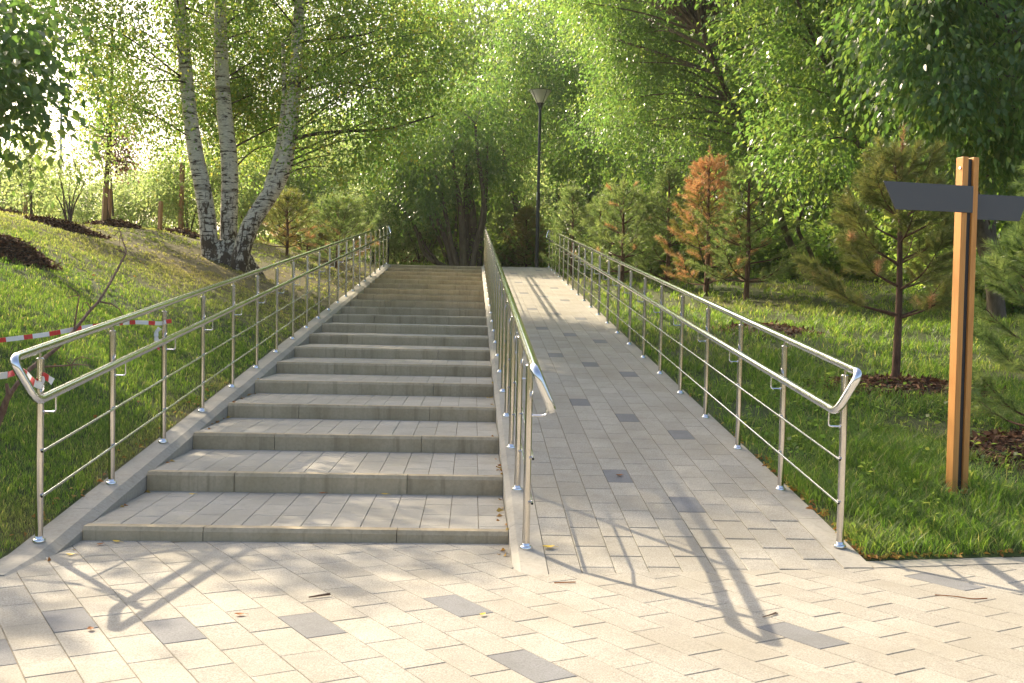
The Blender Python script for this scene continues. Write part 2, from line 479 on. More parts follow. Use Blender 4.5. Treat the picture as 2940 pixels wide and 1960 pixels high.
def clip_poly(poly, planes):
    """convex polygon clipped to a*x + b*y <= c"""
    for a, b, c in planes:
        out = []; n = len(poly)
        for i in range(n):
            p_, q = poly[i], poly[(i + 1) % n]; dp, dq = a * p_[0] + b * p_[1] - c, a * q[0] + b * q[1] - c
            if dp <= 0: out.append(p_)
            if (dp < 0) != (dq < 0) and abs(dp - dq) > 1e-9:
                t = dp / (dp - dq); out.append((p_[0] + t * (q[0] - p_[0]), p_[1] + t * (q[1] - p_[1])))
        poly = out
        if len(poly) < 3: return []
    return poly


def area(poly): return abs(sum(poly[i][0] * poly[(i + 1) % len(poly)][1] - poly[(i + 1) % len(poly)][0] * poly[i][1] for i in range(len(poly)))) / 2


def paver_geo(poly, h=0.05, ch=0.0035):
    """chamfered slab under z = 0 from a convex polygon (centre-relative)"""
    n = len(poly); cx = sum(p_[0] for p_ in poly) / n; cy = sum(p_[1] for p_ in poly) / n
    def ins(p_):
        dx, dy = cx - p_[0], cy - p_[1]; L = math.hypot(dx, dy) or 1; k = min(1.3 * ch, L * .4) / L
        return p_[0] + dx * k, p_[1] + dy * k
    vs = [(x, y, -h) for x, y in poly] + [(x, y, -ch) for x, y in poly] + [(*ins(p_), 0) for p_ in poly]
    fs = []
    for lv in (0, 1):
        for i in range(n):
            j = (i + 1) % n; fs.append((lv * n + i, lv * n + j, (lv + 1) * n + j, (lv + 1) * n + i))
    fs.append(tuple(range(2 * n, 3 * n)))
    if sum(poly[i][0] * poly[(i + 1) % n][1] - poly[(i + 1) % n][0] * poly[i][1] for i in range(n)) < 0:
        fs = [tuple(reversed(f)) for f in fs]
    return vs, fs

# ------------------------------------------------------------------ ground sheets
def spaced(a, b, d0, g):
    out = [a]; d = d0; s = 1 if b > a else -1
    while (b - out[-1]) * s > d: out.append(out[-1] + s * d); d *= g
    out.append(b); return out


ys_l = [-1.09] + spaced(-1.0, 130, 0.25, 1.02)
xl_ = sorted(set([-3.118] + spaced(-3.14, -110, 0.25, 1.045)))
grid_sheet('lawn', xl_, ys_l, lambda X, Y: z_left(X, Y) - 0.012, M['lawn'], lambda X, Y: dryness(X, Y, 'L'))
FK = (2.304, -0.678, 0.153)                    # inner line of the front kerb: x0, y0, slope


def fk_y(x): return FK[1] + FK[2] * (x - FK[0])


xr_ = spaced(2.266, 110, 0.25, 1.045)
_t = np.array([0.0, .02, .04] + list(np.array(spaced(0.06, 1.0, 0.004, 1.03))))


def right_sheet():
    X = np.repeat(np.array(xr_)[None], len(_t), 0); Y = (fk_y(np.minimum(X, 30)) + 0.17) + _t[:, None] * 130.0 * 0 + _t[:, None] ** 1.6 * 130
    Z = np.where(Y < -0.3, z_plaza(X, Y) + 0.01, z_right(X, Y)); Z = np.maximum(Z, z_plaza(X, Y) + 0.004 - 0 * X)
    Z = np.where(Y > 0.3, z_right(X, Y), Z)
    ny, nx = X.shape; idx = np.arange(nx * ny).reshape(ny, nx)
    f = np.stack([idx[:-1, :-1], idx[:-1, 1:], idx[1:, 1:], idx[1:, :-1]], -1).reshape(-1, 4)
    me = mesh('lawn', np.stack([X, Y, Z], -1).reshape(-1, 3), f.tolist(), True)
    a = me.attributes.new('dry', 'FLOAT', 'POINT'); a.data.foreach_set('value', dryness(X, Y, 'R').astype(np.float32).ravel())
    o = link('lawn', me, M['lawn']); o['kind'] = 'structure'


right_sheet()
grid_sheet('ground', spaced(-3.118, 2.266, 0.6, 1.0), spaced(30.5, 130, 0.6, 1.06), lambda X, Y: TOP - 0.02 + 0 * X, M['lawn'], lambda X, Y: 0.3 + 0 * X)
grid_sheet('ground', spaced(-110, 110, 4, 1.0), spaced(-1.2, -110, 2, 1.1), lambda X, Y: z_plaza(0, np.maximum(Y, -9)) - 0.12 + 0 * X, M['lawn'], lambda X, Y: 0.3 + 0 * X)
land = MB(); land.box((-0.43, 28.97, TOP - 0.11), (5.38, 3.06, 0.22))
o = land.build('path', M['kerb']); o['kind'] = 'structure'

# ------------------------------------------------------------------ plaza pavers
TH = 0.50373; NV = (math.cos(TH), math.sin(TH)); TV = (-NV[1], NV[0]); PA, PL_, PD0 = 0.20289, 0.4245, -3.2181
pb = MB(); zz = lambda x, y, d: z_plaza(x, y) - d
PX0, PX1, PYB = -8.0, 9.0, -9.0
base_poly = [(PX0, PYB), (PX1, PYB), (PX1, fk_y(PX1)), (2.1, -0.70), (0.1, -0.93), (0.1, 0.0), (-2.95, 0.0), (-2.95, -1.08), (PX0, -1.08)]
pb.add([(x, y, zz(x, y, .0065)) for x, y in base_poly] + [(x, y, zz(x, y, .3)) for x, y in base_poly],
       [tuple(range(9)), tuple(reversed(range(9, 18)))] + [(i, i + 9, (i + 1) % 9 + 9, (i + 1) % 9) for i in range(9)])
plaza = pb.build('plaza', M['sand']); plaza['kind'] = 'structure'

n3 = Vector((NV[0], NV[1], PY[0] * NV[0] + PY[1] * NV[1])).normalized(); t3 = Vector((TV[0], TV[1], PY[0] * TV[0] + PY[1] * TV[1])).normalized()
plaza_rot = Matrix((n3, t3, n3.cross(t3))).transposed()
gap = 0.0032
full = [(-PA / 2 + gap / 2, -PL_ / 2 + gap / 2), (PA / 2 - gap / 2, -PL_ / 2 + gap / 2), (PA / 2 - gap / 2, PL_ / 2 - gap / 2), (-PA / 2 + gap / 2, PL_ / 2 - gap / 2)]
fv, ff = paver_geo(full)
me_full = mesh('paving_tile', fv, ff); me_full.materials.append(M['tile'])
me_full_d = mesh('paving_tile_grey', fv, ff); me_full_d.materials.append(M['tile_dark'])
dark_at = [(-2.22, -2.01), (-1.65, -2.17), (-1.03, -2.09), (-0.31, -1.69), (0.03, -2.68), (1.4, -2.1), (2.57, -1.11), (-2.4, -2.42), (4.2, -1.6), (3.4, -2.9), (-4.4, -2.2), (-3.3, -3.9), (1.9, -4.1), (-0.9, -4.6)]
tiles = []
for i in range(-40, 75):
    off = -0.235 if i % 2 == 0 else -0.02
    for k in range(-30, 34):
        nn = PD0 + (i + .5) * PA; tt = off - PL_ * (k + .5)
        x = NV[0] * nn + TV[0] * tt; y = NV[1] * nn + TV[1] * tt
        if PX0 + .3 < x < PX1 - .3 and PYB + .3 < y < 0.3: tiles.append((x, y))
T_ = np.array(tiles)
dark_idx = {int(np.argmin(np.hypot(T_[:, 0] - a, T_[:, 1] - b))) for a, b in dark_at}
stuff_v = {0: MB(), 1: MB()}; n_tile = 0
cand = []
for q, (x, y) in enumerate(tiles):
    if x < 0.05:
        pl = [(0, 1, -0.003)]
        if y > -1.3: pl.append((-1, 0, 3.02))
        if y < -1.0 and x < -2.8: pl.append((0, 1, -1.07)) if x < -3.0 else None
        if y > -1.07 and x < -3.0: continue
    elif x < 2.1: pl = [(-0.1128, 1, -0.942)]
    else: pl = [(-FK[2], 1, FK[1] - FK[2] * FK[0] - 0.004)]
    corners = [(x + a * NV[0] + b * TV[0], y + a * NV[1] + b * TV[1]) for a, b in full]
    poly = clip_poly(corners, pl)
    if not poly or area(poly) < 0.004: continue
    whole = len(poly) == 4 and area(poly) > 0.999 * area(corners)
    v = Vector((x, y, z_plaza(x, y))) - CAM; dz = v.dot(FWD)
    u_, v_ = 1470 + F_PX * v.dot(RIGHT) / max(dz, .1), 980 - F_PX * v.dot(UP) / max(dz, .1)
    cand.append((q, x, y, poly, whole, dz > .5 and -160 < u_ < 3100 and v_ < 2120))
for q, x, y, poly, whole, seen in cand:
    dk = q in dark_idx
    if seen and n_tile < 300:
        n_tile += 1
        if whole: me = me_full_d if dk else me_full
        else:
            loc = [((a - x) * NV[0] + (b - y) * NV[1], (a - x) * TV[0] + (b - y) * TV[1]) for a, b in poly]
            me = mesh('paving_tile', *paver_geo(loc)); me.materials.append(M['tile_dark'] if dk else M['tile'])
        o = link('paving_tile', me, None, plaza)
        o.matrix_local = Matrix.Translation((x, y, z_plaza(x, y) + random.uniform(-.0012, .0008))) @ plaza_rot.to_4x4() @ Matrix.Rotation(random.gauss(0, .0018), 4, 'X') @ Matrix.Rotation(random.gauss(0, .0018), 4, 'Y')
        if dk: o['label'] = 'darker grey tile'
    else:
        loc = [((a - x) * NV[0] + (b - y) * NV[1], (a - x) * TV[0] + (b - y) * TV[1]) for a, b in poly]
        vs, fs = paver_geo(loc)
        stuff_v[1 if dk else 0].add([plaza_rot @ Vector(v) + Vector((x, y, z_plaza(x, y))) for v in vs], fs)
for k, m in ((0, 'tile'), (1, 'tile_dark')):
    o = stuff_v[k].build('paving_tiles_far' if k == 0 else 'grey_tiles_far', M[m], plaza); o['kind'] = 'stuff'
    a = o.data.attributes.new('rnd', 'FLOAT', 'FACE'); a.data.foreach_set('value', np.repeat(rng.random(len(o.data.polygons) // 4 + 2), 4)[:len(o.data.polygons)].astype(np.float32))

# ------------------------------------------------------------------ ramp
SL = 0.1035; RX0, RX1, RY1 = 0.211, 2.080, 27.46
rb = MB(); pr_ = [(-0.94, -.06), (RY1, 0)]
ramp_poly = [(RX0 - .02, -0.945 + .1128 * RX0), (RX1 + .02, -0.945 + .1128 * RX1), (RX1 + .02, 1.2), (RX1 + .02, RY1), (RX0 - .02, RY1), (RX0 - .02, 1.2)]
rb.add([(x, y, z_ramp(y) - (.024 if y < 1 else .0065)) for x, y in ramp_poly] + [(x, y, z_ramp(y) - .4) for x, y in ramp_poly],
       [(0, 1, 2, 5), (5, 2, 3, 4), (11, 8, 7, 6), (10, 9, 8, 11)] + [(i, i + 6, (i + 1) % 6 + 6, (i + 1) % 6) for i in range(6)])
ramp = rb.build('ramp', M['sand']); ramp['kind'] = 'structure'
RW, RL = (RX1 - RX0) / 9, 0.3945
r_full = [(-RW / 2 + .002, -RL / 2 + .002), (RW / 2 - .002, -RL / 2 + .002), (RW / 2 - .002, RL / 2 - .002), (-RW / 2 + .002, RL / 2 - .002)]
rv, rf = paver_geo(r_full)
me_r = mesh('ramp_tile', rv, rf); me_r.materials.append(M['tile'])
me_rd = mesh('ramp_tile_grey', rv, rf); me_rd.materials.append(M['tile_dark'])
rdark = [(0.94, 4.76), (1.36, 3.95), (1.78, 3.15), (0.95, 1.48), (1.35, 0.66), (0.94, 14.57), (1.35, 13.77), (1.75, 12.89), (0.94, 11.34), (1.35, 10.51), (1.76, 9.68), (1.35, 7.23), (0.94, 8.1), (1.76, 6.4), (0.94, 17.9), (1.35, 17.1), (1.78, 16.29), (1.75, 19.55), (0.94, 21.2), (1.35, 20.4), (1.78, 22.85), (1.77, 26.08), (0.93, 24.49), (1.35, 23.7)]
rt = []
ph = [0.2528, 0.031, 0.24, 0.05, 0.26, 0.04, 0.235, 0.06, 0.25]
for i in range(9):
    x = RX0 + (i + .5) * RW; k = -4
    while True:
        y = ph[i] + RL * (k + .5); k += 1
        if y > RY1 - RL / 2: break
        if y > -1.3: rt.append((y, x))
rt.sort()
RT = np.array(rt); rdi = {int(np.argmin(np.hypot(RT[:, 1] - a, RT[:, 0] - b))) for a, b in rdark}
ramp_rot = Matrix((Vector((1, 0, 0)), Vector((0, 1, SL)).normalized(), Vector((0, -SL, 1)).normalized())).transposed()
far_r = MB(); n_r = 0
def foot(x, y): return -.0125 * (x / 2.0) * max(0.0, min(1.0, (.35 - y) / 1.05))
for q, (y, x) in enumerate(rt):
    poly = clip_poly([(x + a, y + b) for a, b in r_full], [(0.1128, -1, 0.942), (0, 1, RY1 - .004)])
    if not poly or area(poly) < .003: continue
    whole = area(poly) > .999 * area(r_full); dk = q in rdi
    loc = [(a - x, (b - y) * math.sqrt(1 + SL * SL)) for a, b in poly]
    if n_r < 292 or dk:
        n_r += 1
        if whole: me = me_rd if dk else me_r
        else: me = mesh('paving_tile', *paver_geo(loc)); me.materials.append(M['tile_dark'] if dk else M['tile'])
        o = link('paving_tile', me, None, ramp)
        o.matrix_local = Matrix.Translation((x, y, z_ramp(y) + foot(x, y) + random.uniform(-.001, .0008))) @ ramp_rot.to_4x4() @ Matrix.Rotation(random.gauss(0, .0018), 4, 'X') @ Matrix.Rotation(random.gauss(0, .0018), 4, 'Y')
        if dk: o['label'] = 'darker grey tile'
    else:
        vs, fs = paver_geo(loc); far_r.add([ramp_rot @ Vector(v) + Vector((x, y, z_ramp(y))) for v in vs], fs)
o = far_r.build('paving_tiles_far', M['tile'], ramp); o['kind'] = 'stuff'

# ------------------------------------------------------------------ staircase
SW, ST, SR, R1 = 2.876, 1.4385, 0.15, 0.0789
stairs = thing('staircase', (0, 0, 0), 'long straight flight of weathered grey concrete steps climbing between two steel handrails', 'staircase')
tw, tl = 0.2046, 0.405
tf = [(-tw / 2 + .0018, -tl / 2 + .0018), (tw / 2 - .0018, -tl / 2 + .0018), (tw / 2 - .0018, tl / 2 - .0018), (-tw / 2 + .0018, tl / 2 - .0018)]
me_t = mesh('tread_tile', *paver_geo(tf, .05, .003)); me_t.materials.append(M['tread'])


def nosing_stone(w, low):
    """kerb stone laid across the step: chamfered top front edge"""
    prof = [(0, -low), (0, -0.026), (0.020, 0), (0.105, 0), (0.105, -low)]
    vs = [(-w / 2, y, z) for y, z in prof] + [(w / 2, y, z) for y, z in prof]; n = 5
    return vs, [tuple(range(n)), tuple(reversed(range(n, 2 * n)))] + [(i, i + n, (i + 1) % n + n, (i + 1) % n) for i in range(n)]


for k in range(1, 21):
    y0 = ST * (k - 1); zt = R1 + SR * (k - 1); low = SR + .03 if k > 1 else R1 + .09
    core = MB(); depth = ST if k < 20 else 0.6
    core.box((-SW / 2, y0 + .105 + (depth - .105 + .12) / 2, zt - .13), (SW, depth - .105 + .12, 0.24))
    st = core.build('step', M['sand'], stairs)
    cuts = [0, 0.265 + random.gauss(0, .012), 0.742 + random.gauss(0, .01), 1]
    if k % 3 == 2: cuts = [0, 0.235 + random.gauss(0, .02), 0.735 + random.gauss(0, .008), 1]
    if k > 11: cuts.insert(2, 0.49 + random.gauss(0, .02))
    for a, b in zip(cuts[:-1], cuts[1:]):
        w = (b - a) * SW - .005
        vs, fs = nosing_stone(w, low)
        o = link('kerb_stone', mesh('kerb_stone', vs, fs), M['riser'], st, (-SW + (a + b) / 2 * SW, y0 + random.uniform(-.002, .002), zt + random.uniform(-.0015, .0015)))
    if k == 20: break
    fm = MB(); cols = int(SW / tw) + 1
    for c in range(cols):
        x = -tw / 2 - c * tw; yy = y0 + .108 - random.choice((0, .1, .2, .3)) - .02
        while yy < y0 + ST:
            y = yy + tl / 2; yy += tl
            poly = clip_poly([(x + a, y + b) for a, b in tf], [(-1, 0, SW - .002), (0, -1, -(y0 + .108)), (0, 1, y0 + ST - .003)])
            if not poly or area(poly) < .003: continue
            loc = [(a - x, b - y) for a, b in poly]; whole = area(poly) > .999 * area(tf)
            if k <= 6:
                me = me_t
                if not whole: me = mesh('tread_tile', *paver_geo(loc, .05, .003)); me.materials.append(M['tread'])
                o = link('paving_tile', me, None, st, (x, y, zt - .002 + random.uniform(-.001, .001)))
            else:
                vs, fs = paver_geo(loc, .03, .003); fm.add([(v[0] + x, v[1] + y, v[2] + zt - .002) for v in vs], fs)
    if fm.v: o = fm.build('paving_tiles_far', M['tread'], st); o['kind'] = 'stuff'

# ------------------------------------------------------------------ kerbs
def kerb_run(name, label, prof, y0, y1, zf, step=1.0, cat='kerb', first=None):
    """prof: (x, dz) section; stones run along +Y following zf"""
    root = thing(name, (0, y0, 0), label, cat); ys = [y0]
    if first: ys.append(first)
    while ys[-1] < y1 - .05: ys.append(min(ys[-1] + step, y1))
    n = len(prof)
    for a, b in zip(ys[:-1], ys[1:]):
        c = (a + b) / 2; za, zb, zc = zf(a), zf(b), zf(c); g = .002; j = random.uniform(-.0015, .0015)
        vs = [(x, a + g - c, d + za - zc) for x, d in prof] + [(x, b - g - c, d + zb - zc) for x, d in prof]
        fs = [tuple(reversed(range(n))), tuple(range(n, 2 * n))] + [(i, (i + 1) % n, (i + 1) % n + n, i + n) for i in range(n)]
        link('kerb_stone', mesh('kerb_stone', vs, fs), M['kerb'], root, (0, c - y0, zc + j))
    return root


kerb_run('kerb', 'sloping pale concrete kerb between the left lawn and the steps', [(-3.118, -.34), (-2.878, -.34), (-2.878, -.036), (-2.945, 0), (-3.118, 0)][::-1], -1.07, 27.4,
         lambda y: z_leftk(y) if y > -.6 else 0.0218 - (-.6 - y) * .012, first=-0.6)
kerb_run('kerb', 'narrow concrete kerb dividing the steps from the tiled ramp', [(0.002, -.34), (0.209, -.34), (0.209, 0.003), (0.045, 0.003), (0.002, -.022)][::-1], -0.93, 27.4,
         lambda y: z_ramp(y) + .0005)
kerb_run('kerb', 'flat concrete kerb along the outer grass edge of the ramp', [(2.083, -.34), (2.266, -.34), (2.266, .004), (2.083, .002)][::-1], -0.695, 27.4, lambda y: z_ramp(y) if y > .3 else z_ramp(.3) + (y - .3) * (z_ramp(.3) - (z_plaza(2.15, -.695) + .003)) / .995, first=.3)
fk = thing('kerb', (2.28, fk_y(2.28), 0), 'level concrete kerb where the right lawn meets the paved plaza', 'kerb')
fa = math.atan(FK[2])
for i in range(9):
    xa = 2.285 + i * 1.0; xc = xa + .5; b_ = MB(); b_.box((0, .085, -.1), (0.996 / math.cos(fa) * 1.0, .165, .2))
    o = b_.build('kerb_stone', M['kerb'], fk); o.location = (xc - 2.28, fk_y(xc) - fk_y(2.28), z_plaza(xc, fk_y(xc)) + .004); o.rotation_euler = (0, -PY[0], fa)
lk = thing('kerb', (-3.0, -1.15, 0), 'level concrete kerb along the foot of the left lawn', 'kerb')
for i in range(6):
    b_ = MB(); b_.box((0, 0, -.1), (.996, .165, .2)); b_.build('kerb_stone', M['kerb'], lk, (-.62 - i, -.005, z_plaza(-3, -1.15) + .008))

# ------------------------------------------------------------------ handrails
PS = 1.39004; NP = 21; RP, RR = 0.0242, 0.0278


def handrail(label, x0, y0, zf, off, h_up, h_lo, e_up, e_lo):
    slope = (zf(10) - zf(0)) / 10; sg = 1 if off > 0 else -1
    root = thing('handrail', (x0, y0, zf(y0)), label, 'handrail', 'stainless steel handrails')
    P = lambda dx, dy, h: Vector((dx, dy, dy * slope + h))
    ye = (NP - 1) * PS
    mid = ye * .5
    path = [P(0, mid, h_up), P(0, -e_up, h_up), P(off, -e_lo, h_lo), P(off, ye + .22, h_lo), P(0, ye + .34, h_up), P(0, mid, h_up)]
    MB().tube(soft_path(path, .085, 7), RR, 18, False).build('rail_loop', M['steel'], root, smooth=True)
    for h in (0.303, 0.59):
        b = MB(); dx = sg * (RP + .0075)
        b.tube([P(dx, -.045, h), P(dx, ye + .03, h)], .0083, 10, False)
        bar = b.build('bar', M['steel'], root, smooth=True)
        e = MB()
        for yy in (-.0445, ye + .0295): e.tube([P(dx, yy, h), P(dx, yy + .002, h)], .0066, 10)
        e.build('tube_end_shade', M['hole_shade'], bar)  # black discs paint the shade inside the open bar ends
    post = MB(); hp = h_up - .085
    post.lathe([(RP, .004), (RP, hp), (RP * 1.04, hp + .001), (RP * 1.04, hp + .022), (RP * .8, hp + .028), (0, hp + .028)], 18)
    post.tube([(0, 0, hp + .02), (0, 0, h_up - RR + .006)], .0085, 8, False)
    for h in (0.303, 0.59): post.tube([(sg * RP * .7, 0, h), (sg * (RP + .012), 0, h)], .0105, 8)
    me_post = mesh('post', post.v, post.f); me_post.materials.append(M['steel_post'])
    fl = MB(); fl.lathe([(.041, .0), (.041, .012), (.036, .019), (.029, .021), (.0255, .034), (RP, .036)], 20)
    me_fl = mesh('base_flange', fl.v, fl.f); me_fl.materials.append(M['steel'])
    br = MB(); br.tube(soft_path([(sg * RP * .6, 0, h_lo - .125), (off, 0, h_lo - .125), (off, 0, h_lo - .02)], .022, 4), .0062, 8)
    br.tube([(sg * (RP - .004), 0, h_lo - .125), (sg * (RP + .004), 0, h_lo - .125)], .012, 10)
    me_br = mesh('bracket', br.v, br.f); me_br.materials.append(M['steel'])
    for me in (me_post, me_fl, me_br):
        me.polygons.foreach_set('use_smooth', [True] * len(me.polygons)); me.set_sharp_from_angle(angle=math.radians(40))
    for i in range(NP):
        po = link('post', me_post, None, root, (0, i * PS, i * PS * slope))
        link('base_flange', me_fl, None, po); link('bracket', me_br, None, po)
    return root


handrail('left double steel handrail beside the lawn, with barrier tape tied to its posts', -3.030, -0.3374, z_leftk, 0.10, 1.24, 0.962, 0.43, 0.31)
handrail('middle double steel handrail standing between the steps and the ramp', 0.0964, -0.4295, lambda y: z_ramp(y) + .0004, 0.115, 1.245, 0.985, 0.54, 0.50)
handrail('right double steel handrail on the outer edge of the ramp, nearest the signpost', 2.184, -0.3185, z_ramp, -0.10, 1.20, 0.925, 0.28, 0.15)

# ------------------------------------------------------------------ signpost
SB = Vector((3.585, 1.04, float(z_right(3.585, 1.04)) - .02))
sp = thing('signpost', SB, 'tall orange timber signpost in the right grass carrying two blank slate grey pointer boards', 'signpost', rz=math.radians(11))
HS = 2.66
for x in (-.047, .047):
    b = MB()
    if x < 0: b.prism([(x - .025, -.044), (x + .025, -.044), (x + .025, .044), (x - .025, .044)], 0, HS)
    else: b.prism([(x - .024, -.044), (x + .024, -.044), (x + .024, .044), (x - .024, .044)], 0, HS)
    o = b.build('timber', M['oak'], sp)
    bv = o.modifiers.new('bevel', 'BEVEL'); bv.width = .004; bv.segments = 2
b = MB(); b.box((0, .006, HS / 2 - .004), (.040, .06, HS - .02)); b.build('steel_core', M['plate'], sp)
b = MB(); b.tube([(-.0735, -.012, HS - .085), (-.0785, -.012, HS - .085)], .012, 6); b.build('bolt', M['steel'], sp)


def board(name, pts, y0, y1):
    n = len(pts); vs = [(x, y0, z) for x, z in pts] + [(x, y1, z) for x, z in pts]
    o = link(name, mesh(name, vs, [tuple(range(n)), tuple(reversed(range(n, 2 * n)))] + [(i, i + n, (i + 1) % n + n, (i + 1) % n) for i in range(n)]), M['board'], sp)
    bv = o.modifiers.new('bevel', 'BEVEL'); bv.width = .002; bv.segments = 1; return o


o = board('pointer_board', [(-.765, 2.436), (.018, 2.432), (.018, 2.224), (-.655, 2.224)], -.058, -.047); o['label'] = 'left pointing slanted board'
o = board('pointer_board', [(.045, 2.385), (.60, 2.385), (.525, 2.185), (.045, 2.185)], .047, .058); o['label'] = 'right pointing slanted board, set lower'

# ------------------------------------------------------------------ lamp posts


def lamp_post(loc, label, hgt=5.9, group=None):
    t = thing('lamp_post', loc, label, 'street lamp')
    b = MB(); b.lathe([(.062, -.3), (.062, 2.25), (.060, 2.27), (.049, 2.30), (.049, hgt - .62), (.046, hgt - .6)], 16); b.build('pole', M['pole'], t, smooth=True)
    b = MB(); b.lathe([(.0635, 2.28), (.0635, 2.55), (.05, 2.56)], 16); b.build('sleeve', M['plate'], t, smooth=True)
    b = MB(); b.box((-.052, -.03, 2.42), (.03, .05, .27)); b.build('sticker', M['white'], t)
    b = MB(); b.lathe([(.03, hgt - .66), (.05, hgt - .62), (.06, hgt - .58), (.115, hgt - .46), (.135, hgt - .44), (.12, hgt - .425), (0, hgt - .425)], 20)
    b.build('lamp_socket', M['pole'], t, smooth=True)
    b = MB(); b.lathe([(.12, hgt - .44), (.355, hgt - .03), (.35, hgt - .03), (.115, hgt - .435)], 28); b.build('lamp_shade', M['glass'], t, smooth=True)
    b = MB()
    for k in range(4):
        a = k * math.pi / 2 + .6; b.tube([(.125 * math.cos(a), .125 * math.sin(a), hgt - .44), (.362 * math.cos(a), .362 * math.sin(a), hgt - .02)], .009, 6)
    b.build('shade_rib', M['pole'], t)
    b = MB(); b.lathe([(0, hgt), (.2, hgt - .004), (.372, hgt - .022), (.372, hgt - .034), (.34, hgt - .036), (0, hgt - .03)], 28); b.build('lamp_lid', M['pole'], t, smooth=True)
    b = MB(); b.lathe([(.07, hgt - .425), (.06, hgt - .25), (.15, hgt - .10), (.145, hgt - .09), (0, hgt - .09)], 20); b.build('reflector', M['white'], t, smooth=True)
    return t


lp = at(1541, 765, 36); lamp_post((lp.x, lp.y, TOP), 'dark street lamp with funnel shaped glass head at the top of the ramp', 5.93)
l2 = at(1112, 740, 40); l = lamp_post((l2.x, l2.y, TOP), 'slim dark lamp column behind the top of the left handrail, its head lost in leaves', 5.2)
l3 = at(1072, 740, 43)
t = thing('pole', (l3.x, l3.y, TOP), 'thin bluish grey pole seen through the top of the left handrail', 'pole')
b = MB(); b.lathe([(.07, -.2), (.07, 2.0), (.055, 2.03), (.055, 2.5), (0, 2.52)], 12); b.build('shaft', M['pole'], t, smooth=True)
b = MB(); b.box((0, 0, .02), (.24, .24, .04)); b.build('foot_plate', M['plate'], t)
sl_ = at(174, 560, 62); s0 = thing('street_lamp', (sl_.x, sl_.y, 3.2), 'thin distant street lamp with a curved arm against the white sky at left', 'street lamp')
b = MB(); b.tube([(0, 0, 0), (0, 0, 9.3)], [.11, .07], 8); b.build('mast', M['far_metal'], s0)
b = MB(); b.tube(curve_pts([(0, 0, 9.2), (-.3, 0, 9.75), (-1.0, 0, 9.95), (-1.7, 0, 10.02)]), .045, 6); b.build('arm', M['far_metal'], s0)
b = MB(); b.box((-1.9, 0, 10.02), (.55, .22, .1)); b.build('luminaire', M['far_metal'], s0)

# ------------------------------------------------------------------ barrier tape, dead branch, small litter


def tape(name, pts, w, label, twist=0.15, lean=(0, 0, 1), phase=0.0):
    """striped ribbon: white body with a child for each red band"""
    P = curve_pts(pts, 12); L = [0]
    for a, b in zip(P[:-1], P[1:]): L.append(L[-1] + (b - a).length)
    root = thing(name, P[0], label, 'barrier tape')
    def seg(i0, i1, mb, eps):
        for i in range(i0, i1):
            a, b = P[i], P[i + 1]; d = (b - a).normalized()
            def up(i): 
                u = Vector(lean) + Vector((twist * math.sin(i * .33), twist * math.cos(i * .27), 0)); return (u - d * u.dot(d)).normalized()
            ua, ub = up(i), up(i + 1); nn = d.cross(ua) * eps
            vs = [a - ua * w / 2 + nn, b - ub * w / 2 + nn, b + ub * w / 2 + nn, a + ua * w / 2 + nn, a - ua * w / 2 - nn, b - ub * w / 2 - nn, b + ub * w / 2 - nn, a + ua * w / 2 - nn]
            mb.add([v - P[0] for v in vs], [(0, 1, 2, 3), (7, 6, 5, 4), (0, 4, 5, 1), (3, 2, 6, 7)])
    k = 0; ribbon = MB(); period = .21
    cur = None; start = 0; reds = []
    for i in range(len(P) - 1):
        red = ((L[i] + phase) % period) > period * .62
        if red != cur:
            if cur is True: reds.append((start, i))
            cur, start = red, i
    if cur: reds.append((start, len(P) - 1))
    seg(0, len(P) - 1, ribbon, .0005)
    if ribbon.v: ribbon.build('white_ribbon', M['white'], root)
    for a, b in reds:
        r = MB(); seg(a, b, r, .0012); r.build('red_stripe', M['red'], root)
    return root


pL = lambda k, h: Vector((-3.03, -0.3374 + k * PS, z_leftk(-0.3374 + k * PS) + h))
far_end = at(-160, 998, 8.2)
tape('barrier_tape', [far_end, at(-20, 979, 8.25), at(130, 960, 8.35), at(255, 938, 8.7), at(380, 925, 9.4), pL(2, 1.06) + Vector((-.03, -.03, .01)), pL(2, 1.07) + Vector((.02, -.05, .015)), pL(2, 1.075) + Vector((.07, -.03, .02))], .036,
     'red and white striped barrier tape stretched over the lawn behind the left handrail')
tape('barrier_tape', [at(-150, 1098, 7.3), at(0, 1079, 7.25), at(28, 1074, 7.2), at(62, 1064, 7.12), pL(0, 1.02) + Vector((-.03, -.03, .005)), pL(0, 1.01) + Vector((.03, -.035, 0)), at(122, 1078, 6.9), at(140, 1087, 6.86), at(152, 1096, 6.84)], .045,
     'short red and white tape knotted round the lowest post of the left handrail', .3, phase=.10)
tl_ = tape('barrier_tape', [pL(2, 1.03) + Vector((-.03, -.03, 0)), pL(2, 1.01) + Vector((-.055, -.05, -.02)), pL(2, .97) + Vector((-.05, -.055, -.06)), pL(2, .93) + Vector((-.03, -.06, -.1))], .04,
     'loose white tape end hanging from the third post of the left handrail', .4)

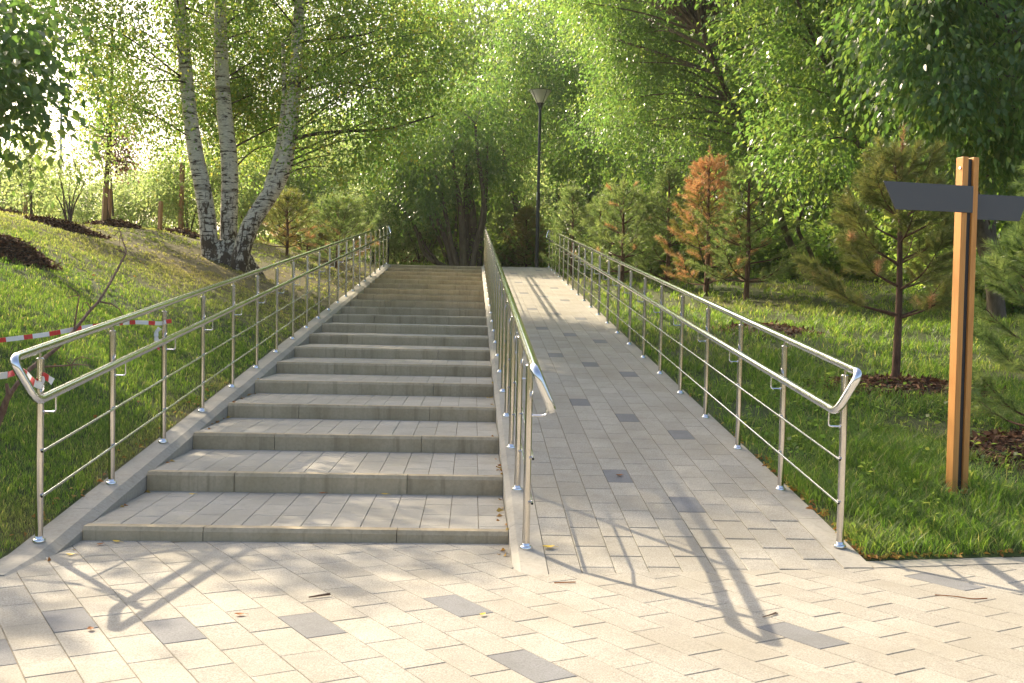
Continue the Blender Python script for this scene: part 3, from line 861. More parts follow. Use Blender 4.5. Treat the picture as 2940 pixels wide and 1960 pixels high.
br = thing('dead_branch', at(-40, 1270, 7.6), 'long bare dead branch lying on the left lawn and leaning over the handrail', 'branch')
o0 = Vector(br.location)
k_ = 1.19
main = [at(-40, 1270, 7.6), at(2, 1190, 7.65), at(30, 1130, 7.7), at(85, 1060, 7.85), at(180, 985, 8.3), at(258, 892, 8.8), at(285, 862, 9.0), at(320, 805, 9.3), at(350, 748, 9.6), at(362, 722, 9.7), at(352, 690, 9.8), at(344, 660, 9.9), at(338, 655, 9.9)]
b = MB(); b.tube([p_ - o0 for p_ in curve_pts(main, 3)], [.045, .042, .036, .028, .022, .020, .018, .017, .016, .0155, .015, .0145, .014, .0135, .013, .0125, .012, .0115, .011] + lerp_list(.0108, .004, 18), 8); b.build('stem', M['twig'], br, smooth=True)
for path, r in [([(5, 1185, 7.65), (25, 1130, 7.6), (18, 1100, 7.6)], .03), ([(120, 1053, 7.95), (190, 1049, 7.9), (225, 1046, 7.9), (255, 1048, 7.85)], .008), ([(203, 1049, 7.9), (216, 1032, 7.9), (232, 1024, 7.9), (256, 1029, 7.9), (262, 1033, 7.9)], .005),
                ([(203, 1049, 7.9), (195, 1040, 7.88), (186, 1038, 7.85)], .005), ([(204, 1050, 7.9), (206, 1075, 7.9)], .005),
                ([(288, 866, 9.0), (320, 872, 9.0), (342, 886, 8.95), (353, 905, 8.9)], .009), ([(262, 888, 8.8), (250, 868, 8.8), (238, 868, 8.8), (236, 893, 8.8)], .007),
                ([(212, 950, 8.5), (222, 880, 8.5), (228, 848, 8.5), (213, 832, 8.5), (195, 820, 8.5)], .008), ([(228, 848, 8.5), (205, 850, 8.5), (184, 861, 8.5)], .005),
                ([(358, 725, 9.7), (335, 715, 9.7), (325, 712, 9.7)], .007), ([(344, 662, 9.9), (333, 672, 9.9), (328, 678, 9.9)], .004), ([(346, 672, 9.9), (343, 690, 9.9), (343, 712, 9.9)], .004)]:
    b = MB(); b.tube([at(*p_) - o0 for p_ in path], lerp_list(r, r * .35, len(path)), 6); b.build('twig', M['twig'], br)

tw_ = thing('twig', (-1.126, -1.548, .036), 'small reddish brown broken twig lying on the pavers in front of the steps', 'twig')
b = MB(); b.tube([(0, 0, 0), (.05, .028, .002), (.105, .06, .003)], [.004, .006, .0075], 6); b.tube([(.052, .03, .002), (.058, .018, .002)], .003, 5); b.build('stick', M['twig'], tw_)
tw_ = thing('twig', (.225, -1.161, z_plaza(.2, -1.16) + .006), 'thin pale straw twig lying below the foot of the middle handrail', 'twig')
b = MB(); b.tube([(0, 0, 0), (.06, .008, .001), (.125, .022, 0)], .0035, 5); b.build('stick', M['litter'], tw_)
tw_ = thing('twig', (1.244, -1.886, z_plaza(1.2, -1.9) + .006), 'forked dry twig on the sunlit pavers beside a grey paver', 'twig')
b = MB(); b.tube([(0, 0, 0), (.05, .04, .001), (.095, .09, 0)], .003, 5); b.tube([(.04, .03, 0), (.1, .075, 0)], .0025, 5); b.build('stick', M['twig'], tw_)
tw_ = thing('twig', (2.358, -1.393, z_plaza(2.4, -1.4) + .006), 'long thin curved twig on the pavers at lower right', 'twig')
b = MB(); b.tube(curve_pts([(0, 0, 0), (.1, -.03, .001), (.18, -.075, 0), (.27, -.06, 0)]), .0028, 5); b.build('stick', M['litter'], tw_)


def leaf_thing(loc, label, mat, s=.05, rz=0.0, curl=.3):
    t = thing('fallen_leaf', loc, label, 'leaf', rz=rz)
    vs = []; n = 6
    for i in range(n + 1):
        u = i / n; w = s * .32 * math.sin(math.pi * min(1, u * 1.02 + .02)) ** .8
        z = curl * s * (u - .5) ** 2 * 2
        vs += [(s * (u - .5), -w, z + w * curl), (s * (u - .5), 0, z), (s * (u - .5), w, z + w * curl)]
    fs = []
    for i in range(n): fs += [(3 * i, 3 * i + 3, 3 * i + 4, 3 * i + 1), (3 * i + 1, 3 * i + 4, 3 * i + 5, 3 * i + 2)]
    link('blade', mesh('blade', vs, fs, True), mat, t, (0, 0, .006))
    b = MB(); b.tube([(s * .48, 0, .012), (s * .8, s * .1, .006)], .0012, 4); b.build('stalk', mat, t)


leaf_thing((.245, -.42, z_ramp(-.42)), 'crumpled bright yellow leaf on the pale pavers at the foot of the ramp', M['yellow'], .085, .2)
leaf_thing((.95, 1.42, z_ramp(1.42)), 'brown leaf lying on a grey paver of the ramp', M['litter'], .07, .6)
leaf_thing((-.196, -1.873, z_plaza(-.2, -1.9)), 'small yellow leaf on the plaza below the middle of the steps', M['yellow'], .045, 1.0)
leaf_thing((-1.419, -1.899, z_plaza(-1.4, -1.9)), 'pale yellow leaf on the plaza pavers between two grey pavers', M['litter'], .055, .1)
leaf_thing((-2.066, -2.173, z_plaza(-2.07, -2.17)), 'reddish curled leaf on the grey paver at lower left', M['litter'], .05, 2.0)
leaf_thing((-2.77, -.50, z_plaza(-2.8, -.5)), 'yellow leaf against the foot of the left kerb', M['yellow'], .055, .2)
leaf_thing((-2.62, -.08, z_plaza(-2.6, -.1)), 'yellow leaf below the left end of the lowest step', M['yellow'], .06, -.3)
leaf_thing((-2.70, -.17, z_plaza(-2.7, -.2)), 'brown leaf in the corner of lowest step and left kerb', M['litter'], .05, .9)
leaf_thing((-1.45, 1.33, R1 + SR - .14), 'orange leaf at the foot of the second riser', M['litter'], .06, .5)
leaf_thing((-.95, 1.32, R1 + SR - .14), 'yellow leaf at the foot of the second riser, right of an orange one', M['yellow'], .06, .1)
leaf_thing((-2.45, 1.2, R1 + SR - .14), 'pale leaf on the first tread near the left kerb', M['yellow'], .05, .1)

lit = []
for _ in range(150):
    x = 2.275 + abs(random.gauss(0, .04)); y = random.uniform(-.45, 2.2) if random.random() < .7 else random.uniform(-.45, 6)
    lit.append((x, y, float(z_right(x, y)) + .02))
for _ in range(130):
    x = 2.3 + random.random() ** 2 * 2.2; y = fk_y(x) + .19 + abs(random.gauss(0, .05)); lit.append((x, y, z_plaza(x, y) + .025))
for _ in range(60):
    x = -3.13 - abs(random.gauss(0, .08)); y = random.uniform(-1, 6); lit.append((x, y, float(z_left(x, y)) + .015))
for _ in range(60):
    y = random.uniform(-.9, 6); k = max(0, int(y / ST) + 1) if y > 0 else 0
    x = random.choice((-2.86, -.03)) + random.gauss(0, .02); x = min(-.02, max(-2.86, x)); z = (R1 + SR * (k - 1)) if k else z_plaza(x, y); lit.append((x, y, z + .004))
for _ in range(40):
    x, y = random.uniform(-8, -3.4), random.uniform(0, 13); lit.append((x, y, float(z_left(x, y)) + .05))
lit = np.array(lit); d = rng.normal(size=lit.shape) * np.array([1, 1, .35])
me = quads_mesh('leaf_litter', leaf_quads(lit, d, .03 + .035 * rng.random(len(lit)), .6, .25, np.array([0, 0, 1.])), rng.random(len(lit)))
o = link('leaf_litter', me, M['litter']); o['kind'] = 'stuff'

# ------------------------------------------------------------------ grass
beds = [(3.585, 1.04, .16), (3.53, .93, .13), (3.5, .8, .10)]                                                   # (x, y, r) kept free of grass


def mulch_bed(name, x, y, rx, ry, h, zf, n, label):
    beds.append((x, y, max(rx, ry) * .8))
    z0 = float(zf(x, y)); t = thing(name, (x, y, z0), label, 'mulch bed')
    prof = lambda q: h * (1 - q * q) ** 1.5 if q < 1 else -.02
    vs, fs = [(0, 0, h)], []; R_, A_ = 6, 18
    for i in range(1, R_ + 1):
        for j in range(A_):
            a = 2 * math.pi * j / A_; q = i / R_; xx, yy = rx * q * math.cos(a), ry * q * math.sin(a)
            vs.append((xx, yy, prof(q) + float(zf(x + xx, y + yy)) - z0 - .005))
    for j in range(A_): fs.append((0, 1 + j, 1 + (j + 1) % A_))
    for i in range(R_ - 1):
        for j in range(A_):
            a = 1 + i * A_; fs.append((a + j, a + A_ + j, a + A_ + (j + 1) % A_, a + (j + 1) % A_))
    link('soil_mound', mesh('soil_mound', vs, fs, True), M['soil'], t)
    a = rng.random(n) * 2 * np.pi; q = np.sqrt(rng.random(n)) * 1.06
    px, py = rx * q * np.cos(a), ry * q * np.sin(a)
    pz = np.where(q < 1, h * np.clip(1 - q * q, 0, 1) ** 1.5, 0) + zf(x + px, y + py) - z0 + .012
    P = np.stack([px, py, pz], 1); d = rng.normal(size=P.shape) * np.array([1, 1, .45])
    o = link('bark_chips', quads_mesh('bark_chips', leaf_quads(P, d, .05 + .07 * rng.random(n), .38, .1, np.array([0, 0, 1.])), rng.random(n)), M['chip'], t); o['kind'] = 'stuff'
    return t


mulch_bed('mulch_mound', -7.35, 9.35, .75, .6, .26, z_left, 2600, 'dark brown heap of bark mulch on the grass at the left edge')
def hitL(u, v, D0=12, D1=40):
    D = D0
    while D < D1:
        p_ = at(u, v, D)
        if p_.z <= float(z_left(p_.x, p_.y)): return p_
        D += .05
    return at(u, v, 24)


p_ = hitL(190, 655); mulch_bed('mulch_bed', p_.x, p_.y, .8, .32, .12, z_left, 1500, 'flat bark mulch bed under the bare multi stemmed shrub')
p_ = hitL(305, 648); mulch_bed('mulch_bed', p_.x, p_.y + .5, .65, .35, .12, z_left, 1200, 'bark mulch bed round the staked young tree trunk')
p_ = hitL(20, 610); mulch_bed('mulch_bed', p_.x, p_.y, .6, .3, .12, z_left, 900, 'bark mulch bed in front of the slatted fence')
p_ = at(530, 692, 27); mulch_bed('mulch_bed', p_.x, p_.y, .6, .4, .14, z_left, 900, 'small bark mulch bed left of the birch')
mulch_bed('mulch_bed', 5.1, 5.85, 1.15, .9, .10, z_right, 2600, 'brown wood chip bed round the big olive pine')
mulch_bed('mulch_bed', 5.15, 2.55, 1.1, .8, .10, z_right, 2400, 'brown wood chip bed under the dark pine at the right edge')
mulch_bed('mulch_bed', 4.9, 11.4, .9, .8, .08, z_right, 1000, 'faded wood chip patch in the grass behind the right handrail')


def grass(name, zones, zf, side, lean):
    P, Hh, Wd = [], [], []
    for x0, x1, y0, y1, n, h, w in zones:
        m = n // 9
        cx, cy = x0 + (x1 - x0) * rng.random(m), y0 + (y1 - y0) * rng.random(m)
        rep = np.repeat(np.arange(m), 9); x = cx[rep] + rng.normal(size=m * 9) * .028; y = cy[rep] + rng.normal(size=m * 9) * .028
        lowf = .5 + .5 * np.sin(cx * 2.7 + 1.9 * np.sin(cy * 1.9)) * np.sin(cy * 3.1 + 1.4 * np.sin(cx * 2.2))
        th = (.45 + .65 * rng.random(m) ** 1.5 + (.55 if side == 'R' else .2) * lowf + (.7 if side == 'R' else .35) * (rng.random(m) > .97))[rep]
        keep = (x > x0) & (x < x1)
        if side == 'R': keep &= (y > fk_y(np.minimum(x, 30)) + .175) & (x > 2.285)
        for bx, by, brd in beds: keep &= ((x - bx) ** 2 + (y - by) ** 2 > brd * brd) | (rng.random(m * 9) < .06)
        if side == 'R':
            bare = (np.sin(x * 2.1 + 1.3 * y) * np.sin(y * 1.7 - x) > .48) & (y > .15); keep &= ~bare | (rng.random(m * 9) < .15)
        keep[:] = keep & (rng.random(m * 9) < .97)
        P.append(np.stack([x, y], 1)[keep]); Hh.append((h * th * (.7 + .6 * rng.random(m * 9)))[keep]); Wd.append((w * (.7 + .6 * rng.random(m * 9)))[keep])
    P = np.concatenate(P); h = np.concatenate(Hh); w = np.concatenate(Wd); n = len(P)
    dry = dryness(P[:, 0], P[:, 1], side); h = h * (1 - .55 * np.clip(dry, 0, 1))
    base = np.stack([P[:, 0], P[:, 1], zf(P[:, 0], P[:, 1]) - .015], 1)
    az = rng.random(n) * 2 * np.pi; ln = lean * (.3 + rng.random(n))
    d = np.stack([np.cos(az) * ln, np.sin(az) * ln, np.ones(n)], 1); side_v = np.stack([-np.sin(az), np.cos(az), 0 * az], 1)
    mid = base + d * np.array([.5, .5, .62]) * h[:, None]; tip = base + d * np.array([1.25, 1.25, .95]) * h[:, None]
    q = np.stack([base, mid + side_v * w[:, None] * .5, tip, mid - side_v * w[:, None] * .5], 1)
    o = link(name, quads_mesh(name, q, rng.random(n), 4, {'dry': np.clip(dry + .25 * (rng.random(n) - .5), 0, 1)}), M['grass']); o['kind'] = 'stuff'


grass('grass', [(-5.6, -3.125, -1.02, 3.0, 64000, .062, .0048), (-8.2, -3.125, 3.0, 8.0, 78000, .066, .0065), (-11.5, -3.125, 8.0, 14.0, 54000, .066, .010), (-17, -3.125, 14.0, 28, 38000, .07, .016)], z_left, 'L', .55)
grass('grass', [(2.27, 5.9, -.6, 3.0, 66000, .115, .0054), (2.27, 8.5, 3.0, 8.0, 50000, .11, .0075), (2.27, 12.5, 8.0, 16.0, 40000, .12, .012), (2.27, 22, 16.0, 30, 36000, .13, .020)], z_right, 'R', .75)
tf_ = []
for _ in range(18000):
    tf_.append((random.uniform(-3.6, 6), 30.6 + random.random() ** 2 * 6))
tf_ = np.array(tf_); n = len(tf_); h = .10 + .22 * rng.random(n) ** 2; az = rng.random(n) * 6.28
base = np.stack([tf_[:, 0], tf_[:, 1], np.full(n, TOP - .03)], 1); d = np.stack([np.cos(az) * .4, np.sin(az) * .4, np.ones(n)], 1); sv = np.stack([-np.sin(az), np.cos(az), 0 * az], 1) * .011
o = link('grass', quads_mesh('grass', np.stack([base, base + d * h[:, None] * .5 + sv, base + d * h[:, None], base + d * h[:, None] * .5 - sv], 1), rng.random(n), 4, {'dry': .25 * rng.random(n)}), M['grass']); o['kind'] = 'stuff'

wv = []
for _ in range(420):
    x = random.uniform(2.35, 6.2); y = random.uniform(-.1, 6.5)
    if y < fk_y(x) + .3 or math.hypot(x - 3.58, y - 1.0) < .15: continue
    for k in range(random.randint(4, 7)):
        a = random.uniform(0, 6.28); r = random.uniform(.01, .05); wv.append((x + r * math.cos(a), y + r * math.sin(a), float(z_right(x, y)) + random.uniform(.03, .11), math.cos(a), math.sin(a), random.uniform(-.1, .5)))
wv = np.array(wv)
o = link('weeds', quads_mesh('weeds', leaf_quads(wv[:, :3], wv[:, 3:], .03 + .05 * rng.random(len(wv)), .65, .15, np.array([0, 0, 1.])), rng.random(len(wv))), M['dark_leaf']); o['kind'] = 'stuff'

# ------------------------------------------------------------------ broadleaf trees


def limb(mb, pts, r0, r1, n=9, res=4):
    P = curve_pts(pts, res); mb.tube(P, [r1 + (r0 - r1) * (1 - (i / (len(P) - 1)) ** (2.2 if r0 > .15 else 1)) for i in range(len(P))], n)


def lobes_uv(u0, u1, v0, v1, D0, D1, n, r0, r1, flat=.8):
    out = []
    for _ in range(n):
        p_ = at(random.uniform(u0, u1), random.uniform(v0, v1), random.uniform(D0, D1)); r = random.uniform(r0, r1); out.append((tuple(p_), (r, r, r * flat)))
    return out


def lobes_ball(c, rad, n, r0, r1, shell=.5, flat=.8):
    out = []
    while len(out) < n:
        d = Vector((random.gauss(0, 1), random.gauss(0, 1), random.gauss(0, 1))).normalized() * random.random() ** (shell * .6)
        r = random.uniform(r0, r1); out.append(((c[0] + d.x * rad[0], c[1] + d.y * rad[1], c[2] + d.z * rad[2]), (r, r, r * flat)))
    return out


def tree(name, base, label, leafmat, barkmat, trunks, lobes, nspray, nleaf, size, cat='tree', group=None, branch_frac=.5, branch_r=.03, **kw):
    """trunks: world-space (points, r0, r1); limbs run from the trunks to the lobes"""
    globals()['rng'] = np.random.default_rng(zlib.crc32((label or name).encode())); random.seed(zlib.crc32(label.encode()))
    base = Vector(base); t = thing(name, base, label, cat, group); keep = []
    for c, r in lobes:                                   # the lamp stands in a clearing: no crown grows between it and the path
        v = Vector(c) - CAM; D = v.dot(FWD); k = r[0] * F_PX / max(D, 1)
        u_, v_ = 1470 + F_PX * v.dot(RIGHT) / max(D, 1), 980 - F_PX * v.dot(UP) / max(D, 1)
        if 8 < D < 37.6 and 1490 - k * 1.1 < u_ < 1590 + k * 1.1 and 190 - k < v_ < 760: continue
        keep.append((c, r))
    lobes = keep
    for pts, r0, r1 in trunks:
        mb = MB(); limb(mb, [Vector(p_) - base for p_ in pts], r0, r1, 10); mb.build('trunk', barkmat, t, smooth=True)
    src = [Vector(p_) for pts, _, _ in trunks for p_ in curve_pts(pts, 4)[4:]]
    mb = MB()
    for c, r in lobes:
        if random.random() > branch_frac or not src: continue
        c = Vector(c); cand_ = [s_ for s_ in src if s_.z < c.z + .4] or src
        s_ = min(cand_, key=lambda q: (q - c).length + .5 * abs(c.z - q.z - (q - c).length * .35)); L = (c - s_).length
        m = s_.lerp(c, .5) + Vector((random.gauss(0, .06) * L, random.gauss(0, .06) * L, .06 * L))
        limb(mb, [s_ - base, m - base, c - base], branch_r * (.5 + .18 * L), branch_r * .3, 6, 3)
    if mb.v: mb.build('branches', barkmat if barkmat is not M['birch_bark'] else M['birch_twig'], t, smooth=True)['kind'] = 'stuff'
    q, rnd, _ = crown(lobes, nspray, nleaf, size, **kw)
    o = link('crown', quads_mesh('crown', q - np.array(base), rnd), leafmat, t)
    return t


# --- the three-stemmed birch
bb = at(652, 752, 23.5)
B_tr = [([at(606, 775, 23.4), at(602, 712, 23.4), at(593, 610, 23.4), at(578, 520, 23.4), at(560, 431, 23.4), at(541, 286, 23.4), at(520, 51, 23.4), at(505, -150, 23.4), at(495, -400, 23.4), at(488, -560, 23.4)], .188, .05),
        ([at(655, 790, 23.6), at(657, 640, 23.6), at(660, 520, 23.6), at(656, 431, 23.6), at(643, 306, 23.6), at(635, 153, 23.6), at(633, 0, 23.6), at(630, -200, 23.6), at(625, -450, 23.6), at(620, -640, 23.6)], .188, .05),
        ([at(682, 785, 23.1), at(700, 700, 23.1), at(722, 640, 23.1), at(770, 565, 23.1), at(797, 520, 23.1), at(817, 469, 23.1), at(833, 380, 23.1), at(840, 306, 23.1), at(850, 180, 23.1), at(857, 51, 23.1), at(865, -120, 23.1), at(870, -400, 23.1), at(865, -540, 23.1)], .188, .05),
        ([at(766, 540, 23.2), at(785, 482, 23.25), at(800, 420, 23.3), at(812, 330, 23.3), at(816, 250, 23.3), at(812, 120, 23.3)], .085, .04)]
low = [(215, 90, 22, .6), (270, 210, 22.4, .6), (340, 290, 22, .45), (170, 20, 21.5, .6), (420, 250, 23, .7), (445, 335, 22.6, .5), (370, 180, 23.5, .8), (560, 190, 22.5, .5), (590, 330, 22.3, .35), (700, 250, 23.6, .8), (740, 150, 22.5, .8), (765, 370, 24.2, .5),
       (930, 180, 22, .9), (950, 330, 21.9, .8), (1050, 260, 21.5, .9), (1150, 150, 22, .9), (1110, 390, 22, .6), (1190, 300, 22, .7), (1000, 80, 22, 1.), (1250, 200, 22.4, .7), (890, 440, 22.3, .4), (1020, 440, 22.2, .5), (1080, 30, 23, .9), (300, 40, 22, .9), (450, 60, 22, .8), (900, 20, 22.4, .9),
       (520, 420, 22.5, .3), (430, 410, 22.8, .3), (680, 400, 22.6, .3), (1240, 90, 22.2, .8), (1170, 420, 22.1, .45), (960, 480, 22.3, .3), (600, 60, 25.6, .8), (705, 45, 25.2, .8), (785, 120, 25.6, .7), (690, 180, 25.6, .6), (745, 265, 25.2, .5), (560, 120, 25.2, .7), (595, 235, 25.6, .5), (480, 160, 23.2, .6), (760, 20, 25, .8), (560, 20, 25, .8)]
lob = [(tuple(at(u, v, D)), (r, r, r * .85)) for u, v, D, r in low]
random.seed(77)
lob += lobes_ball((bb.x + .2, bb.y + .4, bb.z + 7.3), (4.3, 3.6, 4.4), 62, .75, 1.2)
def clear_trunks(L):
    out = []
    for c, r in L:
        v = Vector(c) - CAM; D = v.dot(FWD); u_, v_ = 1470 + F_PX * v.dot(RIGHT) / D, 980 - F_PX * v.dot(UP) / D
        if D < 24.2 and 470 < u_ < 900 and v_ > -60: c = (c[0] - .3, c[1] + 2.6, c[2])
        out.append((c, r))
    return out


lob = clear_trunks(lob)
birch = tree('birch_tree', bb, 'birch with three white trunks fanning out of one dark foot on the left bank', M['birch_leaf'], M['birch_bark'], B_tr, lob, 4700, 34, .068, branch_frac=.75, branch_r=.022, droop=.75, length=.6, spread=.16, shell=.4, aspect=.72)
mb = MB(); mb.lathe([(.95, -.45), (.72, -.12), (.58, .06), (.50, .22), (.40, .38), (.22, .52), (0, .58)], 18)
for i, v in enumerate(mb.v):
    k = 1 + .13 * math.sin(5 * math.atan2(v[1], v[0])) ; mb.v[i] = (v[0] * k * .95, v[1] * k * .62, v[2])
o = mb.build('root_flare', M['birch_bark'], birch, (0, 0, -.05), smooth=True)
mb = MB()
for pts, r in [([(840, 400, 23.1), (900, 385, 22.6), (980, 377, 22.2), (1090, 372, 22), (1150, 360, 21.9), (1245, 332, 21.8)], .045), ([(857, 262, 23.1), (930, 240, 22.7), (980, 231, 22.4), (1050, 250, 22.2), (1120, 256, 22)], .035),
               ([(865, 120, 23.1), (985, 108, 22.5), (1060, 95, 22.2), (1095, 78, 22)], .035), ([(840, 425, 23.1), (895, 425, 22.8), (950, 440, 22.6)], .02), ([(520, 20, 23.4), (560, 30, 23.3), (600, 50, 23.4)], .03), ([(545, 240, 23.4), (500, 230, 23), (430, 235, 22.6)], .025)]:
    mb = MB(); limb(mb, [at(*p_) - bb for p_ in pts], r, r * .35, 6, 3); mb.build('branch', M['birch_twig'], birch, smooth=True)

# --- big-leaved tree beside the left edge of the view and a tall unseen one added for its shade: both throw the dapple on the steps
mb_ = (-10.3, 7.6)
zb = float(z_left(*mb_))
random.seed(101)
lob = lobes_ball((-9.9, 8.0, 6.2), (2.9, 3.0, 1.2), 18, .55, .85) + [((-10.3, 7.3, 8.5), (.75, .75, .5)), ((-10.9, 6.7, 8.4), (.7, .7, .5)), ((-8.6, 9.3, 8.7), (.5, .5, .4)), ((-8.0, 10.0, 8.7), (.45, .45, .4)), ((-11.4, 6.2, 8.3), (.7, .7, .5))] + [(tuple(at(u, v, D)), (r, r, r)) for u, v, D, r in [(10, 60, 13.4, .55), (40, 170, 13.2, .4), (10, 240, 13, .5), (60, 60, 13.8, .4), (15, 330, 13.0, .25), (-60, 150, 13.4, .7), (70, 110, 13.6, .3)]]  # high lobes out of view, added to dapple the plaza
tree('maple_tree', (mb_[0], mb_[1], zb), 'large leaved tree leaning into the left edge of the view', M['maple_leaf'], M['bark'], [([(mb_[0], mb_[1], zb - .2), (-10.2, 7.7, zb + 2), (-10.0, 7.9, zb + 4), (-9.9, 8.0, zb + 6)], .17, .05)], lob, 680, 26, .14, length=.55, droop=.6, spread=.22, branch_r=.02)
z2 = float(z_left(-16.5, 18))
random.seed(102)
lob = lobes_ball((-10.5, 17.4, 11.8), (2.2, 2.2, 2.0), 26, .7, 1.0)  # crown of the added tree, kept out of view and shaped to shade the ramp
tree('lime_tree', (-16.6, 18, z2), 'tall tree standing beyond the left edge of the view behind the mulch heap', M['birch_leaf'], M['bark'], [([(-16.6, 18, z2 - .2), (-16.5, 17.9, z2 + 3), (-14.0, 17.6, z2 + 5), (-11.0, 17.4, z2 + 8.5)], .2, .05)], lob, 1500, 30, .10, length=.6, droop=.5, spread=.25)

# --- box elders on the right
t1 = at(2312, 796, 32)
tr = [([at(2325, 806, 32), at(2312, 780, 32), at(2276, 714, 31.8), at(2245, 633, 31.4), at(2222, 525, 31), at(2160, 400, 30), at(2080, 250, 28.5), at(2020, 100, 27.5)], .12, .06),
      ([at(2352, 800, 32), at(2325, 720, 31.6), at(2290, 650, 31), at(2330, 540, 29), at(2380, 400, 28)], .075, .04)]
random.seed(103)
lob = lobes_uv(1690, 1950, -300, 340, 29, 34, 24, .85, 1.25) + lobes_uv(1930, 2330, -330, 290, 26.6, 30.5, 26, .8, 1.2) + lobes_uv(1740, 1960, 340, 500, 30, 33.5, 9, .5, .8) + lobes_uv(1960, 2300, 330, 560, 27, 29.5, 9, .5, .8) + lobes_uv(1560, 1690, -250, 100, 28, 33, 8, .6, 1.0) + [((random.uniform(.8, 4.6), random.uniform(15.8, 21), random.uniform(10.8, 13.6)), (r, r, r * .7)) for r in [random.uniform(.8, 1.2) for _ in range(22)]] + lobes_uv(1750, 2400, -680, -330, 23, 29, 24, .9, 1.4)  # lobes over the ramp and above the frame are added to shade neighbouring crowns
tree('box_elder', (t1.x, t1.y, float(z_right(t1.x, t1.y))), 'broad bright green box elder whose sunlit crown hangs over the young pines', M['maple_leaf'], M['bark'], tr, lob, 5200, 34, .09, length=.5, droop=.45, spread=.14, aspect=.5, branch_r=.035, branch_frac=.85, jitter=.55, shell=.25)
b2 = at(2840, 900, 21.5)
tr = [([at(2870, 960, 21.5), at(2850, 800, 21.4), at(2790, 560, 21), at(2740, 420, 20.6), at(2690, 310, 20.2), at(2640, 210, 20), at(2580, 80, 20), at(2535, -40, 20), at(2480, -250, 20)], .16, .07),
      ([at(2855, 940, 21.6), at(2842, 640, 21.8), at(2850, 350, 22), at(2860, 100, 22), at(2870, -150, 22)], .13, .06),
      ([at(2700, 420, 20.5), at(2560, 500, 20.2), at(2480, 440, 20.1), at(2420, 300, 20.1), at(2390, 150, 20.2)], .06, .03)]
random.seed(104)
lob = lobes_uv(2230, 3080, -280, 480, 18.5, 23.5, 56, .75, 1.2) + lobes_uv(2150, 2800, -650, -280, 21, 26, 26, .9, 1.3) + lobes_uv(2020, 2560, -520, -90, 16.5, 21, 26, .8, 1.2)  # unseen upper lobes added to shade this crown and the near one
tree('box_elder', (b2.x, b2.y, float(z_right(b2.x, b2.y))), 'dark shaded box elder with leaning trunks behind the signpost', M['maple_leaf'], M['bark'], tr, lob, 4700, 32, .10, length=.5, droop=.45, spread=.14, aspect=.5, branch_r=.035, branch_frac=.8, jitter=.55, shell=.25)
b3 = at(3120, 1050, 15)
tr = [([at(3150, 1080, 15), at(3120, 700, 15), at(3060, 400, 15), at(2980, 200, 15), at(2880, 60, 15), at(2800, -100, 15)], .14, .05)]
random.seed(105)
lob = lobes_uv(2480, 3150, -230, 380, 13.6, 16.8, 30, .4, .75) + lobes_uv(2700, 3000, 350, 500, 14.5, 16.5, 6, .35, .5)
tree('box_elder', (b3.x, b3.y, float(z_right(b3.x, b3.y))), 'near box elder reaching in from the upper right corner with large glossy leaves', M['maple_leaf'], M['bark'], tr, lob, 1150, 30, .115, length=.5, droop=.9, spread=.12, aspect=.5, branch_r=.025, jitter=.45, shell=.3, branch_frac=.8)

# --- the multi-stemmed clump at the head of the steps
o_ = (1120, 380); sc = 3.92
def px(x, y, D): return at(o_[0] + x / sc, o_[1] + y / sc, D)
Dm = 37.5
tr = []
for pts, r0, r1, dd in [([(640, 1520), (560, 1480), (480, 1445), (370, 1330), (320, 1180), (250, 1000), (150, 880), (60, 780)], .085, .05, 0), ([(580, 1515), (500, 1410), (430, 1330), (370, 1230), (330, 1120)], .06, .04, .3),
                        ([(660, 1520), (600, 1330), (520, 1120), (450, 950), (420, 880), (380, 700), (330, 480)], .07, .035, .5), ([(710, 1520), (640, 1250), (560, 1050), (500, 850), (430, 600), (390, 300)], .11, .05, -.2),
                        ([(760, 1520), (690, 1250), (640, 1000), (600, 800), (540, 560), (500, 400), (470, 100)], .095, .045, -.4), ([(775, 1520), (740, 1280), (745, 1050), (735, 850), (700, 600)], .07, .04, .5),
                        ([(830, 1520), (812, 1200), (795, 900), (770, 700), (730, 520), (700, 200)], .13, .06, -.5), ([(885, 1520), (860, 1200), (850, 900), (850, 650), (870, 300)], .12, .06, .2),
                        ([(945, 1520), (930, 1200), (920, 900), (900, 700), (905, 400)], .17, .09, .5), ([(925, 1520), (985, 1200), (1040, 950), (1050, 700), (1010, 400), (980, 200), (960, -100)], .10, .05, -.6),
                        ([(1005, 1520), (1030, 1100), (1065, 950), (1085, 500), (1090, 100)], .09, .05, .2)]:
    tr.append(([px(x, y, Dm + dd) for x, y in pts], r0, r1))
mc = px(800, 1500, Dm)
random.seed(106)
lob = lobes_uv(1060, 1420, 250, 420, 37, 42, 12, .7, 1.1) + lobes_uv(1080, 1250, 420, 610, 35.5, 39, 14, .55, .9) + lobes_uv(1280, 1480, 400, 520, 36, 39.5, 10, .6, .9)
tree('multi_stem_tree', (mc.x, mc.y, TOP), 'clump of many dark stems fanning out behind the top of the steps', M['maple_leaf'], M['bark'], tr, lob, 1350, 30, .115, length=.7, droop=.7, spread=.18, jitter=.55, aspect=.5, branch_r=.02, branch_frac=.3)
tb = at(1470, 770, 42)
random.seed(107)
lob = lobes_uv(1400, 1740, 60, 470, 39.5, 44, 34, 1.0, 1.5)
